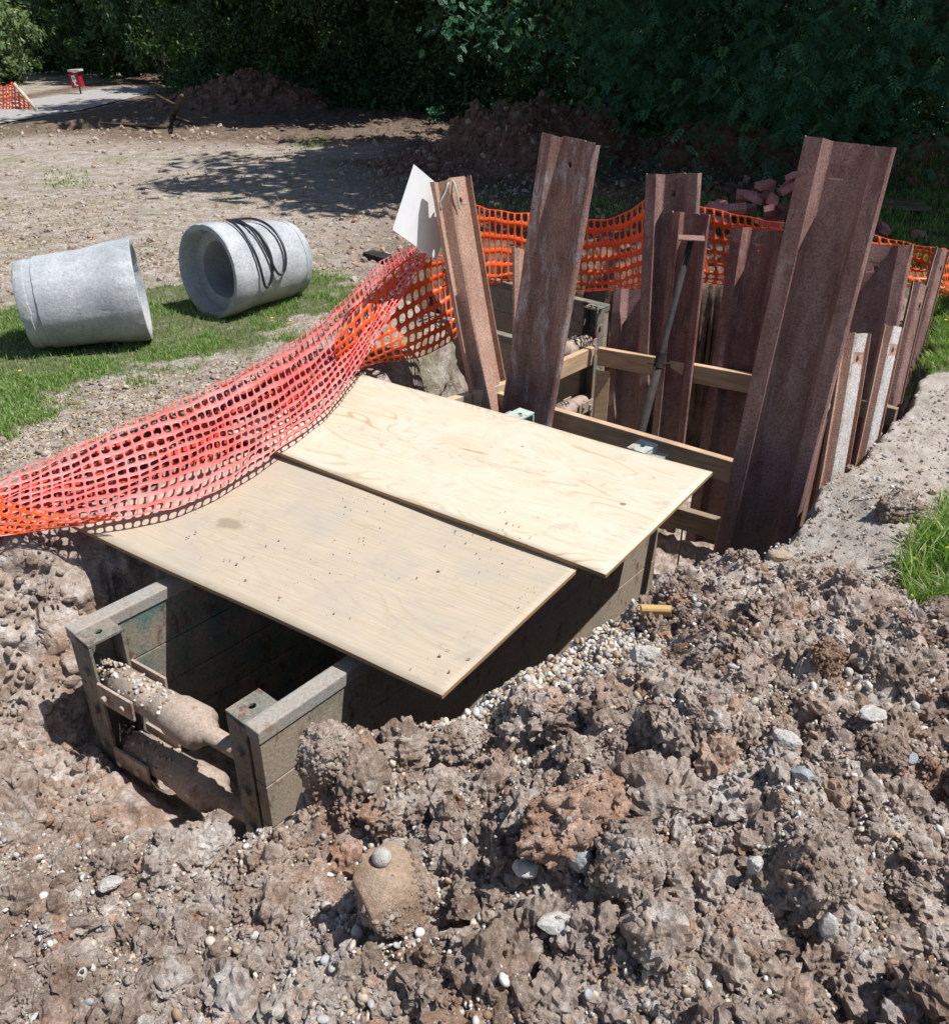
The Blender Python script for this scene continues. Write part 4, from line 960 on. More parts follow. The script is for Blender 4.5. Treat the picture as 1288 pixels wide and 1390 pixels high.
for tp, bp, Yt, Yb, mt, wd, lb in (
        ((1158, 452), (1127, 622), 4.62, 4.42, 'rustwhite', .27, 'rusty sheet with a white painted stripe at the right lip of the pit'),
        ((1209, 443), (1176, 592), 5.02, 4.84, 'rustwhite', .22, 'thin pale edged sheet second along the right lip of the pit'),
        ((1246, 386), (1218, 520), 5.75, 5.55, 'rust', .20, 'third and farther sheet along the right lip of the pit'),
        ((1276, 338), (1247, 450), 6.35, 6.2, 'rust', .2, 'farthest dark sheet on the right lip where the fence is tied')):
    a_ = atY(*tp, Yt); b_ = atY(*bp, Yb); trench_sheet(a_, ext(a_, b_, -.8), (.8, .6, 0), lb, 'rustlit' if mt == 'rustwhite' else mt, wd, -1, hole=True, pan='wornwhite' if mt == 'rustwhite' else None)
# lining sheets deeper on the right and near sides
for k, (s_, t_) in enumerate(((3.75, 1.55), (4.2, 1.5), (4.65, 1.45))):
    o = trench_sheet(st(s_, t_, .05-.1*k), st(s_, t_, -1.45), VA, 'dark lining sheet standing below the right lip of the pit', 'rustred', .40, hole=False)
for k, px in enumerate(((940, 640), (975, 640))):
    p = atY(*px, 5.35); 

# cord and white board
hp = s0t-Vector((0, 0, .13)); ld = (s0t-s0b).normalized(); wd = Vector((.62, .78, 0)).normalized(); fn = Vector((.78, -.62, 0))
cpts = [atY(599, 284, 5.62), atY(597, 276, 5.60), atY(604, 262, 5.62), atY(608, 250, 5.64), atY(613, 243, 5.70), atY(617, 250, 5.64), atY(620, 262, 5.62), atY(624, 284, 5.62)]
def smoothpath(p, n=6):
    out = []
    for i in range(len(p)-1):
        a, b, c, d = p[max(i-1, 0)], p[i], p[i+1], p[min(i+2, len(p)-1)]
        for k in range(n):
            t = k/n; out.append(.5*((2*b)+(c-a)*t+(2*a-5*b+4*c-d)*t*t+(3*b-a-3*c+d)*t**3))
    out.append(p[-1]); return out
m = MB(); m.tube(smoothpath(cpts), .0055, 8); o = m.build('tie_cord', M['cord'], smooth=True); tag(o, 'pale green cord looped through the top of the slim sheet', 'cord')
bt = atY(562, 223, 5.58); bl = atY(533, 312, 5.42); bb = atY(592, 354, 5.74); br = bt+(bb-bl)
m = MB(); nrm_ = (br-bt).cross(bl-bt).normalized()
if nrm_.y > 0: nrm_ = -nrm_
m.add([q for q in (bt, bl, bb, br)]+[q-nrm_*.004 for q in (bt, bl, bb, br)], [(0, 1, 2, 3), (7, 6, 5, 4), (0, 4, 5, 1), (1, 5, 6, 2), (2, 6, 7, 3), (3, 7, 4, 0)])
o = m.build('notice_board', M['white'], bevel=.001); tag(o, 'blank white board hanging cornerwise behind the slim sheet', 'board')
# steel prop with its end plate
pt = atY(938, 324, 5.80); pb = ext(pt, atY(869, 590, 5.45), -1.35)
m = MB(); d = (pb-pt).normalized(); m.tube([pt, pb], .021, 16); mid = ext(pt, pb, atY(877, 495, 5.5).z)
pr = m.build('trench_prop', M['ironbar'], smooth=True); tag(pr, 'dark adjustable steel prop leaning across the far sheets', 'prop')
m = MB(); m.tube([mid-d*.05, mid+d*.05], .034, 16); m.tube([mid-Vector((.075, 0, 0))+d*.02, mid+Vector((.075, -.02, 0))+d*.02], .009, 8); m.build('collar', M['ironbar'], pr)
m = MB(); m.tube([mid+d*.03, pb], .029, 16); m.build('outer_tube', M['ironbar'], pr, smooth=True)
m = MB(); a_ = Vector((.96, -.2, 0)).normalized(); m.box(pt+VZ*.004, a_*.085, Vector((.2, .96, 0))*.075, VZ*.004); m.build('end_plate', M['rust'], pr, bevel=.001)

# ------------------------------------------------------------------ concrete pipes and hose
def pipe(p0, dirv, length, label, tilt=0):
    """p0: centre of the socket mouth; dirv: from socket to spigot"""
    d = Vector(dirv).normalized(); prof = [(0, .368), (.008, .374), (.15, .372), (.19, .366), (.27, .348), (.36, .340), (length-.13, .330), (length-.124, .318), (length-.075, .314), (length-.07, .320), (length-.012, .314), (length, .304),
            (length, .235), (length-.01, .225), (.135, .225), (.125, .235), (.12, .305), (.01, .325), (0, .335)]
    m = MB(); m.lathe((0, 0, 0), d, prof, 96); vv = np.array(m.v); vv = vv+(fbm(vv+p0.x, 9, 3, 5)*.004+np.minimum(fbm(vv+p0.x, 16, 2, 6)+.25, 0)*.02)[:, None]*vv/np.linalg.norm(vv, axis=1)[:, None]; m.v = [tuple(q) for q in vv]; o = m.build('concrete_pipe', M['concrete'], smooth=True); o.location = p0
    mod = o.modifiers.new('edges', 'EDGE_SPLIT'); mod.split_angle = math.radians(38); tag(o, label, 'concrete pipe'); return o
L1 = Vector((-2.47, 6.36, .36)); d1 = Vector((-.95, -.30, -.06))
pipe(L1, d1, .80, 'pale concrete pipe section lying on the grass nearest the left edge')
L2 = Vector((-2.12, 6.86, .36)); d2_ = Vector((.62, .79, -.06))
pipe(L2, d2_, .84, 'pale concrete pipe section with black hose over it, wide mouth towards the camera')
dd = d2_.normalized(); sd = Vector((dd.y, -dd.x, 0)).normalized(); up = sd.cross(dd); up = up if up.z > 0 else -up
m = MB()
def prad(a): a -= .05; return .386 if a < .19 else .386-.036*min(1, (a-.19)/.14)
pts = []
for (c_, wdt, a0, a1, lift, ph) in ((.34, .085, -6, 108, .0, 0), (.47, .10, -12, 94, .012, .3)):
    n = 64
    for k in range(n):
        th = 2*PI*k/n+PI/2; ax_ = c_+wdt*math.cos(th)-.02*math.sin(th); an = math.radians((a0+a1)/2-(a1-a0)/2*math.sin(th))
        r_ = prad(ax_)+lift+.004; pts.append(L2+dd*(ax_-.05)+(up*math.cos(an)+sd*math.sin(an))*r_)
sp = [pts[i] for i in range(0, 64)]+[pts[64]]+[pts[i] for i in range(64, 128)]
m.tube(smoothpath(sp, 2), .0105, 10); o = m.build('hose', M['rubber'], smooth=True); tag(o, 'black hose hanging in two loops over the right concrete pipe', 'hose')

# ------------------------------------------------------------------ orange barrier mesh
def catmull(P, t):
    """P: list of Vectors, t in 0..1"""
    n = len(P)-1; x = min(max(t, 0), 1)*n; i = min(int(x), n-1); f_ = x-i
    a, b, c, d = P[max(i-1, 0)], P[i], P[i+1], P[min(i+2, n)]
    return .5*((2*b)+(c-a)*f_+(2*a-5*b+4*c-d)*f_*f_+(3*b-a-3*c+d)*f_**3)
def barrier(name, rails, label, mat, pu=.058, pv=.092, hu=.72, hv=.66, rows=None, wav=.006, seed=0):
    """rails: list of curves (list of Vectors) from one long edge to the other"""
    lens = [sum((b-a).length for a, b in zip([catmull(r, k/40) for k in range(40)], [catmull(r, (k+1)/40) for k in range(40)])) for r in rails]
    Lm = sum(lens)/len(lens); nu = max(4, int(Lm/pu)); nv = rows or 10
    tab = [[catmull(r, k/240) for k in range(241)] for r in rails]
    def S(u, v_):
        u = min(max(u, 0), 1); x = u*240; i = min(int(x), 239); f_ = x-i
        c = [t_[i]*(1-f_)+t_[i+1]*f_ for t_ in tab]; q = catmull(c, v_) if len(c) > 2 else c[0]*(1-v_)+c[1]*v_
        return q+VZ*(wav*math.sin(u*Lm*7+seed)*math.sin(v_*9+seed*2)+wav*.5*math.sin(u*Lm*23+v_*17+seed))
    ring = [(.5*hu*math.copysign(abs(math.cos(a))**.7, math.cos(a)), .5*hv*math.copysign(abs(math.sin(a))**.7, math.sin(a))) for a in [2*PI*k/12+PI/12 for k in range(12)]]
    V_, F_ = [], []
    grid = [[S(i/nu, j/nv) for j in range(nv+1)] for i in range(nu+1)]
    gid = {}
    for i in range(nu+1):
        for j in range(nv+1): gid[i, j] = len(V_); V_.append(grid[i][j])
    for i in range(nu):
        for j in range(nv):
            b = len(V_)
            for (a, c) in ring: V_.append(S((i+.5+a)/nu, (j+.5+c)/nv))
            bl_, br_, tr_, tl_ = gid[i, j], gid[i+1, j], gid[i+1, j+1], gid[i, j+1]
            R_ = [b+k for k in range(12)]      # starts 15deg, ccw in (u,v)
            for c_, ks in ((tr_, (0, 1, 2)), (tl_, (3, 4, 5)), (bl_, (6, 7, 8)), (br_, (9, 10, 11))):
                for p_, q_ in zip(ks[:-1], ks[1:]): F_.append((c_, R_[q_], R_[p_]))
            F_ += [(tr_, tl_, R_[3], R_[2]), (tl_, bl_, R_[6], R_[5]), (bl_, br_, R_[9], R_[8]), (br_, tr_, R_[0], R_[11])]
    me = bpy.data.meshes.new(name); me.from_pydata([tuple(q) for q in V_], [], F_); me.update()
    me.polygons.foreach_set('use_smooth', [True]*len(me.polygons)); me.materials.append(mat)
    o = bpy.data.objects.new(name, me); COL.objects.link(o)
    so = o.modifiers.new('thickness', 'SOLIDIFY'); so.thickness = .002; so.offset = 0
    tag(o, label, 'barrier mesh'); return o
# (1) long strip draped from the slim sheet down over the boards
def Z(px, py, z): return at(px, py, z)
railA = [Z(-150, 718, .12), Z(0, 650, .10), Z(120, 597, .09), Z(239, 545, .10), Z(330, 503, .13), Z(405, 457, .22), Z(465, 408, .40), Z(515, 356, .62), Z(560, 332, .80)]
railB = [Z(-150, 742, .11), Z(0, 676, .09), Z(130, 633, .08), Z(255, 588, .09), Z(345, 550, .12), Z(420, 503, .20), Z(478, 446, .35), Z(522, 386, .56), Z(566, 337, .78)]
railC = [Z(-150, 772, .11), Z(0, 703, .10), Z(135, 668, .10), Z(262, 628, .11), Z(352, 590, .13), Z(432, 535, .19), Z(488, 470, .32), Z(534, 400, .52), Z(575, 342, .77)]
railD = [Z(-150, 800, .14), Z(0, 728, .12), Z(140, 708, .12), Z(250, 684, .12), Z(352, 630, .13), Z(440, 560, .17), Z(494, 490, .30), Z(545, 405, .52), Z(588, 345, .74)]
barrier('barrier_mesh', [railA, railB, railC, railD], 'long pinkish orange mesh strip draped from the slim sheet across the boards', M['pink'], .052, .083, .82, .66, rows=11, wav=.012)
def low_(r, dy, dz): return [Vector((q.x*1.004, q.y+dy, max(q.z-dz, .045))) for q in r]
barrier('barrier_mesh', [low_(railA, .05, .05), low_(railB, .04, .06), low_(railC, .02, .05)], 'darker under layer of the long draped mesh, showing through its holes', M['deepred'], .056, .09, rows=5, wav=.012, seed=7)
# (2) doubled strip at the lower left
r1 = [Z(-160, 610, .2), Z(-60, 650, .2), Z(20, 682, .18), Z(100, 698, .17), Z(165, 701, .16)]
r2 = [Z(-160, 660, .16), Z(-60, 690, .16), Z(10, 712, .14), Z(80, 712, .13), Z(150, 705, .13)]
r3 = [Z(-160, 720, .12), Z(-60, 730, .12), Z(0, 728, .11), Z(60, 720, .11), Z(130, 709, .11)]
barrier('barrier_mesh', [r1, r2, r3], 'bright orange end of mesh folded over at the left edge of the photo', M['orange'], .056, .09, rows=6, wav=.006, seed=2)
# (3) hanging piece left of the slim sheet
h1 = [Z(455, 455, .42), Z(500, 400, .55), Z(555, 352, .72), Z(600, 345, .72), Z(622, 352, .70)]
h2 = [Z(455, 482, .30), Z(505, 445, .36), Z(560, 405, .45), Z(603, 385, .52), Z(628, 378, .55)]
h3 = [Z(465, 500, .17), Z(510, 478, .20), Z(565, 455, .26), Z(606, 430, .32), Z(632, 410, .40)]
h4 = [Z(480, 505, .08), Z(520, 492, .10), Z(560, 486, .10), Z(604, 470, .14), Z(640, 440, .22)]
barrier('barrier_mesh', [h1, h2, h3, h4], 'deep orange mesh hanging in folds between the draped strip and the slim sheet', M['orange'], .056, .09, rows=8, wav=.008, seed=4)
# (4) fence behind the pit: top edge and ground edge
def fence(pts, label, seed, rows=8, mat='orange', fold=.04):
    top = [atY(a, b, y_) for a, b, y_ in [(q[0], q[1], q[3]) for q in pts]]; bot = [atY(a, b, y_) for a, b, y_ in [(q[0], q[2], q[3]+q[4]) for q in pts]]
    mid = [t_*.5+b_*.5+Vector((0, fold*math.sin(i*1.7+seed), 0)) for i, (t_, b_) in enumerate(zip(top, bot))]
    low = [t_*.15+b_*.85+Vector((0, -fold*2, -.01)) for i, (t_, b_) in enumerate(zip(top, bot))]
    return barrier('barrier_mesh', [top, mid, low, bot], label, M[mat], .062, .09, rows=rows, wav=.01, seed=seed)
fence([(626, 276, 398, 6.5, .1), (660, 281, 388, 6.8, .1), (715, 290, 384, 7.1, .1), (780, 297, 396, 7.2, .1), (838, 293, 394, 7.05, .0), (882, 268, 385, 6.75, .0)],
      'orange mesh fence length between the slim sheet and the tall far sheet', 1)
fence([(938, 277, 380, 6.75, .0), (985, 288, 386, 6.7, .1), (1030, 297, 388, 6.6, .1), (1085, 305, 392, 6.45, .1), (1130, 310, 400, 6.35, .1), (1195, 321, 385, 6.35, .1), (1240, 331, 392, 6.4, .1), (1276, 338, 398, 6.45, .0)],
      'orange mesh fence length running right from the tall far sheet', 3)
fence([(1276, 337, 398, 6.5, .0), (1320, 345, 405, 6.6, .1), (1420, 350, 410, 6.8, .1)], 'orange mesh fence length leaving the picture at the right', 5)

# ------------------------------------------------------------------ bricks
def brick_mesh():
    m = MB(); Lx, Ly, Lz = .215, .1025, .065; cols, rows_ = 5, 3
    ring = [(.5*.52*math.cos(2*PI*k/8+PI/8), .5*.52*math.sin(2*PI*k/8+PI/8)) for k in range(8)]
    ix, iy = Lx-.03, Ly-.024; cw, ch = ix/cols, iy/rows_; vt, fs = [], []
    for sgn in (1, -1):
        z = sgn*Lz/2; g = {}
        def vid(x_, y_):
            key = (round(x_, 5), round(y_, 5))
            if key not in g: g[key] = len(vt); vt.append((x_, y_, z))
            return g[key]
        gx = [-Lx/2]+[-ix/2+i*cw for i in range(cols+1)]+[Lx/2]; gy = [-Ly/2]+[-iy/2+j*ch for j in range(rows_+1)]+[Ly/2]
        rb = []
        for i in range(len(gx)-1):
            for j in range(len(gy)-1):
                q = [vid(gx[i], gy[j]), vid(gx[i+1], gy[j]), vid(gx[i+1], gy[j+1]), vid(gx[i], gy[j+1])]
                if 1 <= i <= cols and 1 <= j <= rows_:
                    b = len(vt); cx, cy = (gx[i]+gx[i+1])/2, (gy[j]+gy[j+1])/2
                    for (a, c) in ring: vt.append((cx+a*cw, cy+c*ch, z))
                    rb.append(b); R_ = [b+k for k in range(8)]
                    for c_, (k0, k1) in ((q[2], (0, 1)), (q[3], (2, 3)), (q[0], (4, 5)), (q[1], (6, 7))): fs.append((c_, R_[k1], R_[k0]))
                    fs += [(q[2], q[3], R_[2], R_[1]), (q[3], q[0], R_[4], R_[3]), (q[0], q[1], R_[6], R_[5]), (q[1], q[2], R_[0], R_[7])]
                else: fs.append(tuple(q))
        if sgn == 1: up_ = rb; gu = dict(g)
        else: dn_ = rb; gd = dict(g)
    for a, b in zip(up_, dn_): fs += [(a+k, a+(k+1) % 8, b+(k+1) % 8, b+k) for k in range(8)]
    per = [(-Lx/2, y_) for y_ in gy]+[(x_, Ly/2) for x_ in gx[1:]]+[(Lx/2, y_) for y_ in gy[::-1][1:]]+[(x_, -Ly/2) for x_ in gx[::-1][1:]]
    for a, b in zip(per[:-1], per[1:]):
        ka = (round(a[0], 5), round(a[1], 5)); kb = (round(b[0], 5), round(b[1], 5)); fs.append((gu[ka], gu[kb], gd[kb], gd[ka]))
    me = bpy.data.meshes.new('brick'); me.from_pydata(vt, [], fs); me.validate(); me.materials.append(M['brick']); return me
BM = brick_mesh(); rb_ = random.Random(5)
bc = Vector((3.22, 9.75, 0)); GB = 'perforated red bricks tipped in a pile beyond the fence'
layers = [(0, 20, .85), (1, 16, .72), (2, 13, .58), (3, 10, .45), (4, 7, .32), (5, 5, .2), (6, 2, .08)]
for lv, n, rr in layers:
    for k in range(n):
        a = 2*PI*(k/n)+lv*.7+rb_.uniform(-.2, .2); r_ = rr*rb_.uniform(.55, 1.0)
        o = bpy.data.objects.new('brick', BM); COL.objects.link(o)
        x_ = bc.x+r_*1.5*math.cos(a)+lv*.09; y_ = bc.y+r_*.8*math.sin(a)
        o.location = (x_, y_, hz(bc.x, bc.y)+.09+lv*.106+rb_.uniform(0, .02)); o.rotation_euler = (rb_.uniform(-.75, .75), rb_.uniform(-.6, .6)*(1 if lv else .3), rb_.uniform(0, PI))
        tag(o, 'perforated red brick lying in the tipped pile beyond the orange fence', 'brick', GB)
for (px, rz, lb) in (((1183, 322), .2, 'single red brick lying on the grass right of the broadest sheet'), ((1245, 320), .9, 'odd red brick half sunk in the grass near the right fence')):
    p = at(*px, .03); o = bpy.data.objects.new('brick', BM); COL.objects.link(o); o.location = (p.x, p.y, hz(p.x, p.y)+.04); o.rotation_euler = (.05, .08, rz); o.scale = (1, 1, 1) if rz < .5 else (.98, .98, .98); tag(o, lb, 'brick')
# planks in the grass at the right, boards left of the fence
for (a_, b_, lb) in (((1185, 281), (1262, 284), 'old grey plank lying in the shaded grass at the right'), ((1192, 273), (1250, 275), 'second shorter plank behind the old grey plank')):
    p, q = at(*a_, .05), at(*b_, .05); p.z = hz(p.x, p.y)+.06; q.z = hz(q.x, q.y)+.05; o = timber('plank', p, q, .2, .045, 'oldwood'); tag(o, lb, 'plank')
p = at(500, 350, 0); q = at(530, 356, 0); p.z = hz(*p.xy)+.04; q.z = hz(*q.xy)+.04; o = timber('plank', p, q, .16, .05, 'ironbar'); tag(o, 'short dark board on the ground left of the white board', 'board')
# branch on the ground by the far heap
m = MB(); pts = [at(228, 178, 0), at(236, 170, .06), at(243, 160, .25), at(250, 148, .5)]; pts = [Vector((q.x, q.y, hz(q.x, q.y)+dz)) for q, dz in zip(pts, (.03, .2, .42, .72))]
m.tube(smoothpath(pts, 4), [.09-.05*k/12 for k in range(13)], 8); q = pts[1]; m.tube([q, q+Vector((.5, -.2, -.12))], [.05, .02], 7); m.tube([pts[2], pts[2]+Vector((-.3, -.3, .25))], [.04, .015], 7)
m.tube([pts[0], pts[0]+Vector((-1.6, .5, .02))], [.06, .02], 7)
o = m.build('fallen_branch', M['bark'], smooth=True); tag(o, 'broken bare branch sticking up by the far brown heap', 'branch')

# ------------------------------------------------------------------ far left: bin, pole, netting
p = at(108, 128, 0); root = empty('waste_bin', (p.x, p.y, 0), 'red waste bin with white emblem leaning by the far track', 'waste bin')
sc_ = p.y/F*1.08
R_ = Matrix.Rotation(math.radians(-9), 4, 'Y')
def rb(name, c, h, mat, par, bev=.01):
    m = MB(); m.box(Vector(c), (h[0], 0, 0), (0, h[1], 0), (0, 0, h[2])); o = m.build(name, mat, par, bevel=bev); return o
H = .45
o = rb('bin_body', (0, 0, 0), (.19, .16, .26), M['red'], root); o.matrix_basis = Matrix.Translation((0, 0, H+.06))@R_
l_ = rb('lid', (0, 0, 0), (.23, .2, .04), M['wornwhite'], root); l_.matrix_basis = Matrix.Translation((.03, 0, H+.4))@Matrix.Rotation(math.radians(-3), 4, 'Y')
m = MB(); m.tube([(0, .17, -.05), (0, .17, H+.3)], .03, 10); m.build('post', M['ironbar'], root)
root.scale = (.8, .8, .8)
m = MB()      # white panel and small figure mark
m.box((-.02, -.163, .06), (.07, 0, 0), (0, .003, 0), (0, 0, .12)); m.box((-.03, -.163, -.13), (.03, 0, 0), (0, .003, 0), (0, 0, .08)); m.box((.01, -.163, -.19), (.05, 0, 0), (0, .003, 0), (0, 0, .022))
e_ = m.build('emblem', M['white'], root); e_.matrix_basis = Matrix.Translation((0, 0, H+.06))@R_
m = MB(); m.box((-.03, -.168, .09), (.018, 0, 0), (0, .003, 0), (0, 0, .03)); m.box((-.01, -.168, .045), (.04, 0, 0), (0, .003, 0), (0, 0, .014)); m.box((.01, -.168, .025), (.008, 0, 0), (0, .003, 0), (0, 0, .02))
d_ = m.build('figure_mark', M['rubber'], root); d_.matrix_basis = Matrix.Translation((0, 0, H+.06))@R_
pb = at(51, 150, 0); pt = atY(20, 114, pb.y+.3); m = MB(); m.tube([pb, pt], .045, 10); o = m.build('leaning_pole', M['polewood'], smooth=True); tag(o, 'pale leaning pole at the far left netting', 'pole')
Yf = pb.y+.2
def farm(pts, label, seed): 
    top = [atY(a, b, Yf+c*.1) for a, b, c in pts[0]]; bot = [atY(a, b, Yf+c*.1) for a, b, c in pts[1]]
    return barrier('barrier_mesh', [top, bot], label, M['orange'], .13, .13, rows=8, wav=.03, seed=seed, hu=.6, hv=.55)
farm([[(-60, 108, 1), (-20, 112, 2), (5, 116, 0), (20, 113, 1), (42, 135, 0)], [(-60, 150, 1), (-20, 149, 2), (5, 150, 0), (22, 149, 1), (44, 150, 0)]], 'far orange netting hung from the leaning pole at the left edge', 6)

# ------------------------------------------------------------------ trees, hedge
def tube_limb(m, a, b, r0, r1, wob=.15):
    a, b = Vector(a), Vector(b); n = 5; pts = []
    for i in range(n+1):
        t = i/n; q = a.lerp(b, t); w_ = wob*math.sin(PI*t); pts.append(q+Vector((random.uniform(-w_, w_), random.uniform(-w_, w_), 0)))
    m.tube(pts, [r0+(r1-r0)*i/n for i in range(n+1)], 7); return pts
def crown_pts(n, c, rad, ncl, spread, shell=.62):
    """leaf positions in clusters near the surface of an ellipsoid"""
    d = RNG.normal(size=(ncl, 3)); d /= np.linalg.norm(d, axis=1)[:, None]
    rr = RNG.uniform(shell, 1.05, ncl)*(1+.22*fbm(d, 1.6, 3, int(abs(c[0]*7))%50))
    cc = np.array(c)+d*np.array(rad)*rr[:, None]
    w_ = RNG.integers(0, ncl, n); off = RNG.normal(size=(n, 3))*spread; P = cc[w_]+off
    tone = RNG.random(ncl)[w_]*.55+RNG.random(n)*.45
    nrm = (P-np.array(c))/np.array(rad); nrm = nrm/np.linalg.norm(nrm, axis=1)[:, None]+RNG.normal(size=(n, 3))*.55+np.array([0, 0, .35])
    return P, nrm, tone
def shrub(x, y, h, r, nleaf, size, label, group=None, mat='leafdark', zlow=.05, name='hedge_shrub', cat='shrub'):
    root = empty(name, (x, y, 0), label, cat, group)
    P, nn, tone = crown_pts(nleaf, (0, 0, h*.5+zlow), (r, r*.85, h*.52), int(nleaf/38), .17)
    k = P[:, 2] > zlow*.5; P, nn, tone = P[k], nn[k], tone[k]
    sz = np.where(P[:, 2] > 2.9, size*2.0, size)*RNG.uniform(.7, 1.25, len(P))
    keep = (P[:, 2] < 2.9) | (RNG.random(len(P)) < .5)
    cards('crown', P[keep], nn[keep], sz[keep], .5, M[mat], .2, tone[keep], root)
    m = MB()
    for k in range(4):
        a = random.uniform(0, 2*PI); tube_limb(m, (random.uniform(-.15, .15), random.uniform(-.1, .1), 0), (math.cos(a)*r*.5, math.sin(a)*r*.4, h*random.uniform(.5, .8)), .06, .02)
    m.build('trunk', M['bark'], root, smooth=True); return root
HL = 'dark green hedge shrub in the unbroken shaded hedge line behind the spoil heaps'
HG = 'dense shaded shrubs of the hedge line'
for (x, y, h, r, n, sz) in [(-8.2, 31, 5.6, 2.2, 9000, .085), (-6.2, 29.2, 6.0, 2.2, 9000, .085), (-4.0, 27.6, 5.6, 2.1, 9000, .08), (-2.0, 26.2, 5.8, 2.1, 9000, .08), (.0, 24.6, 5.8, 2.1, 9000, .075),
                         (1.9, 22.8, 5.8, 2.0, 9000, .07), (3.6, 21.0, 5.6, 2.0, 9000, .07), (5.6, 19.6, 5.6, 2.0, 9000, .065), (7.4, 18.0, 5.6, 1.9, 9000, .06), (9.2, 16.4, 5.4, 1.9, 9000, .06), (10.6, 14.6, 5.2, 1.8, 9000, .055)]:
    shrub(x, y, h, r, n, sz, HL, HG, name='hedge_shrub')
n = 26000; u = RNG.random(n); hx = np.interp(u, np.linspace(0, 1, 12), [-9.5, -8, -6, -4, -2, 0, 1.9, 3.6, 5.6, 7.4, 9.2, 13]); hy = np.interp(u, np.linspace(0, 1, 12), [32, 31, 29.2, 27.6, 26.2, 24.6, 22.8, 21, 19.6, 18, 16.4, 12.5])
P = np.column_stack([hx+RNG.normal(0, .4, n), hy-.8+RNG.normal(0, .75, n), np.abs(RNG.normal(0, .42, n))]); nn = RNG.normal(size=P.shape)*.7+np.array([0, -.6, .7])
o = cards('undergrowth', P, nn, RNG.uniform(.04, .11, n), .5, M['leafdark'], .2, RNG.random(n)*.9); tag(o, 'dark nettles and brambles along the foot of the hedge', 'undergrowth', kind='stuff')
# the far backing of the hedge and the dark wood at the left
P = np.column_stack([RNG.uniform(-34, 26, 30000), RNG.uniform(0, 3.5, 30000), RNG.uniform(0, 6.5, 30000)**1.0]); 
P[:, 1] += np.interp(P[:, 0], [-34, -15, -8, 0, 8, 14, 26], [44, 42, 37, 30, 23, 18, 12])
nn = RNG.normal(size=P.shape)+np.array([0, -1, .4]); o = cards('far_wood', P, nn, RNG.uniform(.14, .3, len(P)), .55, M['leafdark'], .2, RNG.random(len(P))*.8); tag(o, 'dark wood closing the view behind the hedge', 'wood', kind='stuff')
P = np.column_stack([RNG.uniform(-34, 26, 14000), RNG.uniform(1.5, 3.5, 14000), RNG.uniform(0, 7, 14000)]); P[:, 1] += 1.2+np.interp(P[:, 0], [-34, -15, -8, 0, 8, 14, 26], [44, 42, 37, 30, 23, 18, 12])
nn = RNG.normal(size=P.shape)*.5+np.array([0, -1, .2]); o = cards('far_wood', P, nn, RNG.uniform(.4, .7, len(P)), .6, M['leafdark'], .2, RNG.random(len(P))*.5); tag(o, 'deepest dark mass of the wood behind the hedge', 'wood', kind='stuff')
shrub(-17.6, 33.5, 2.9, 2.4, 9000, .11, 'sunlit pale green bush with white flower heads at the far left', None, 'leafpale', name='flowering_bush', cat='bush')
shrub(-14.2, 37.5, 7, 2.6, 7000, .13, 'shadowy bush behind the red waste bin', None, 'leafdark', name='hedge_shrub')
shrub(-11.0, 34.5, 6.5, 2.3, 7000, .11, 'bush at the bend of the far track, left end of the hedge', None, 'leafdark', name='hedge_shrub')
shrub(-17.5, 41, 8, 3.0, 7000, .16, 'tall dark bush standing behind the sunlit flowering bush', None, 'leafdark', name='hedge_shrub')

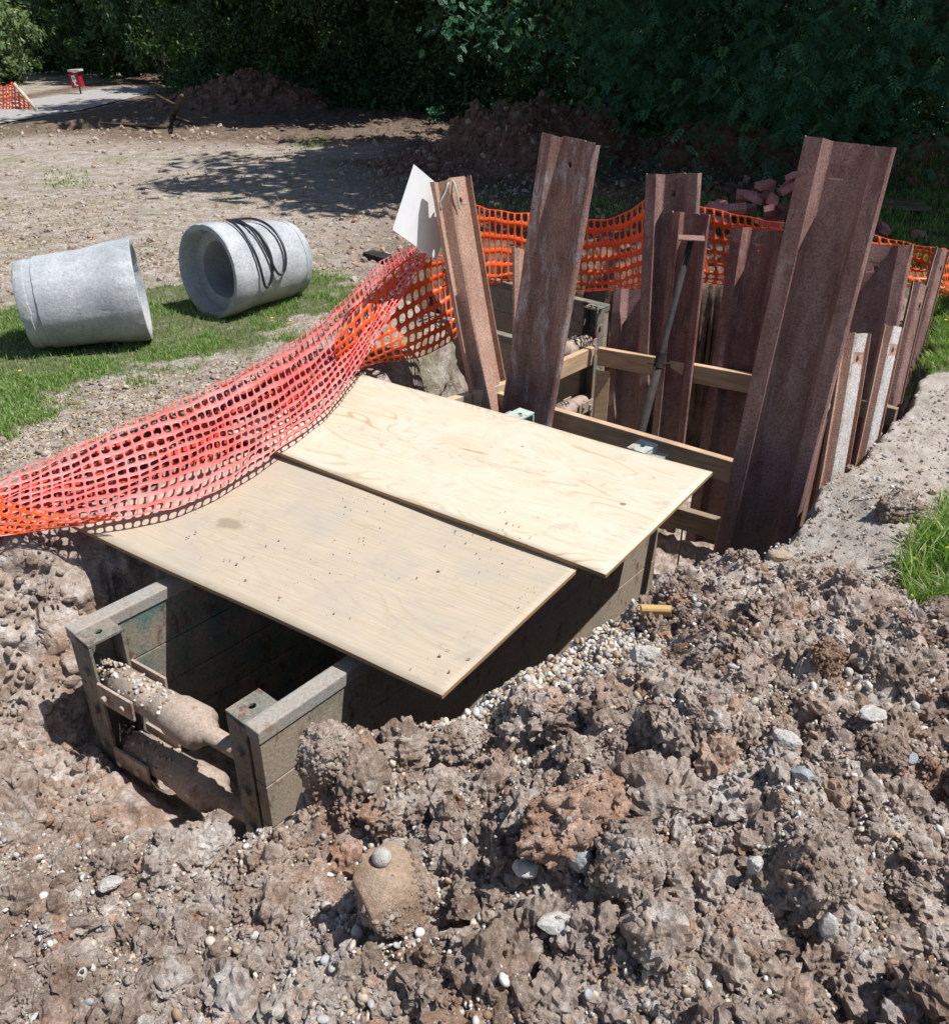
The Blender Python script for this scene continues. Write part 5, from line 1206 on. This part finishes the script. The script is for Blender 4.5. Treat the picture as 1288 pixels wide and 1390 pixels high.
def ash(x, y, h, r, label, branches, n_up=9000, leaf_n=900, off=(0, 0), big=(.15, .28)):
    root = empty('ash_tree', (x, y, 0), label, 'tree')
    m = MB(); tube_limb(m, (0, 0, -.1), (.2, -.1, h*.8), .26, .07, .2)
    for k in range(7):
        a = 2*PI*k/7; tube_limb(m, (0, 0, 2+.45*k), (math.cos(a)*r*.75, math.sin(a)*r*.7, 3.2+.6*k), .09, .02)
    ps, ts = [], []
    for (bx_, by_, bz_) in branches:
        pts = tube_limb(m, (0, 0, 2.6), (bx_-x, by_-y, bz_+.7), .06, .015, .2)
        for q in pts[2:]:
            tube_limb(m, q, q+Vector((random.uniform(-.6, .6), random.uniform(-.6, .3), random.uniform(-.6, 0))), .015, .005, .05)
    m.build('trunk', M['bark'], root, smooth=True)
    P, nn, tone = crown_pts(n_up, (off[0], off[1], h*.5+2.2), (r, r, h*.5), 320, .38, .3)
    k = P[:, 2] > 3.1; o = cards('crown', P[k], nn[k], RNG.uniform(big[0], big[1], int(k.sum())), .5, M['leafash'], .2, tone[k], root)
    # drooping compound leaves on the low branches
    C_, N_, S_, T_, D_ = [], [], [], [], []
    Vl, Fl, Rl = [], [], []
    for (bx_, by_, bz_) in branches:
        for k in range(leaf_n):
            c = Vector((bx_-x+random.gauss(0, .65), by_-y+random.gauss(0, .5), bz_+random.gauss(.15, .42)))
            a = random.uniform(0, 2*PI); out_ = Vector((math.cos(a), math.sin(a)-.25, -random.uniform(.35, 1.3))).normalized()
            sdv = out_.cross(VZ).normalized(); nv_ = sdv.cross(out_); Ln = random.uniform(.16, .26); tn = random.random()
            for j in range(9):
                if j == 8: base = c+out_*Ln; dr = out_; 
                else:
                    sg = 1 if j % 2 else -1; base = c+out_*(Ln*(.3+.2*(j//2))); dr = (sdv*sg+out_*.75).normalized()
                ll = .075*random.uniform(.8, 1.15); wq = dr.cross(nv_).normalized()*ll*.19
                b = len(Vl); mid = base+dr*ll*.45; Vl += [base, mid+wq-nv_*.004, base+dr*ll-VZ*.008, mid-wq-nv_*.004]; Fl += [(b, b+1, b+2), (b, b+2, b+3)]; Rl += [min(1, max(0, tn*.7+random.random()*.3))]*4
    np_obj('low_foliage', np.array([tuple(q) for q in Vl]), np.array(Fl), M['leafash'], False, dict(rnd=np.array(Rl)), root)
    return root
def bp(px, py, Y): return tuple(atY(px, py, Y))
ash(5.6, 15.6, 8.5, 5.2, 'ash tree whose low feathery branch droops above the middle of the far spoil', [bp(880, 70, 13.2), bp(930, 110, 13.0), bp(990, 40, 13.5), bp(830, 30, 14), bp(960, 20, 12.8)], 24000, 420, (-.9, -1.7))
ash(8.6, 12.6, 8.6, 4.1, 'ash tree with the lowest feathery branches, behind the broadest rusty sheet', [bp(1150, 110, 11.2), bp(1100, 150, 11.0), bp(1180, 60, 11.5), bp(1210, 40, 10.8), bp(1270, 70, 10.5), bp(1130, 170, 11.3)], 12000, 340, (-.4, -1.8))
ash(-1.2, 27.5, 9.5, 5.0, 'ash tree rising behind the hedge left of the middle heap', [bp(700, 50, 21), bp(640, 30, 22)], 20000, 260, (-1.2, -3.4))
# leafy weeds by the heaps
def weed(px, h, n, label):
    p = at(*px, 0); z = hz(p.x, p.y); m = MB(); 
    root = empty('weed_clump', (p.x, p.y, z), label, 'plant'); P, N_ = [], []
    for k in range(7):
        a = random.uniform(0, 2*PI); t_ = Vector((math.cos(a)*h*.3, math.sin(a)*h*.3, h*random.uniform(.6, 1))); m.tube([(0, 0, -.02), t_*.5+VZ*.02, t_], [.006, .005, .003], 5)
        for j in range(n//7): q = t_*random.uniform(.25, 1)+Vector([random.gauss(0, h*.12) for _ in range(3)]); P.append(tuple(q)); N_.append((random.gauss(0, .5), random.gauss(-.3, .5), 1))
    m.build('stem', M['leafash'], root); P = np.array(P); cards('leaf', P, np.array(N_), RNG.uniform(.03, .06, len(P)), .45, M['leafash'], .2, None, root)['kind'] = 'stuff'
weed((810, 262), .55, 160, 'leafy green weed between the tall leaning sheet and the far heap')
weed((748, 185), .5, 120, 'small weed on top of the middle spoil heap')
weed((880, 262), .35, 90, 'low weed in the shade behind the tall far sheet')
weed((590, 168), .4, 120, 'weed at the hedge foot left of the middle heap')
weed((930, 195), .4, 110, 'weed on the reddish spoil under the ash branches')
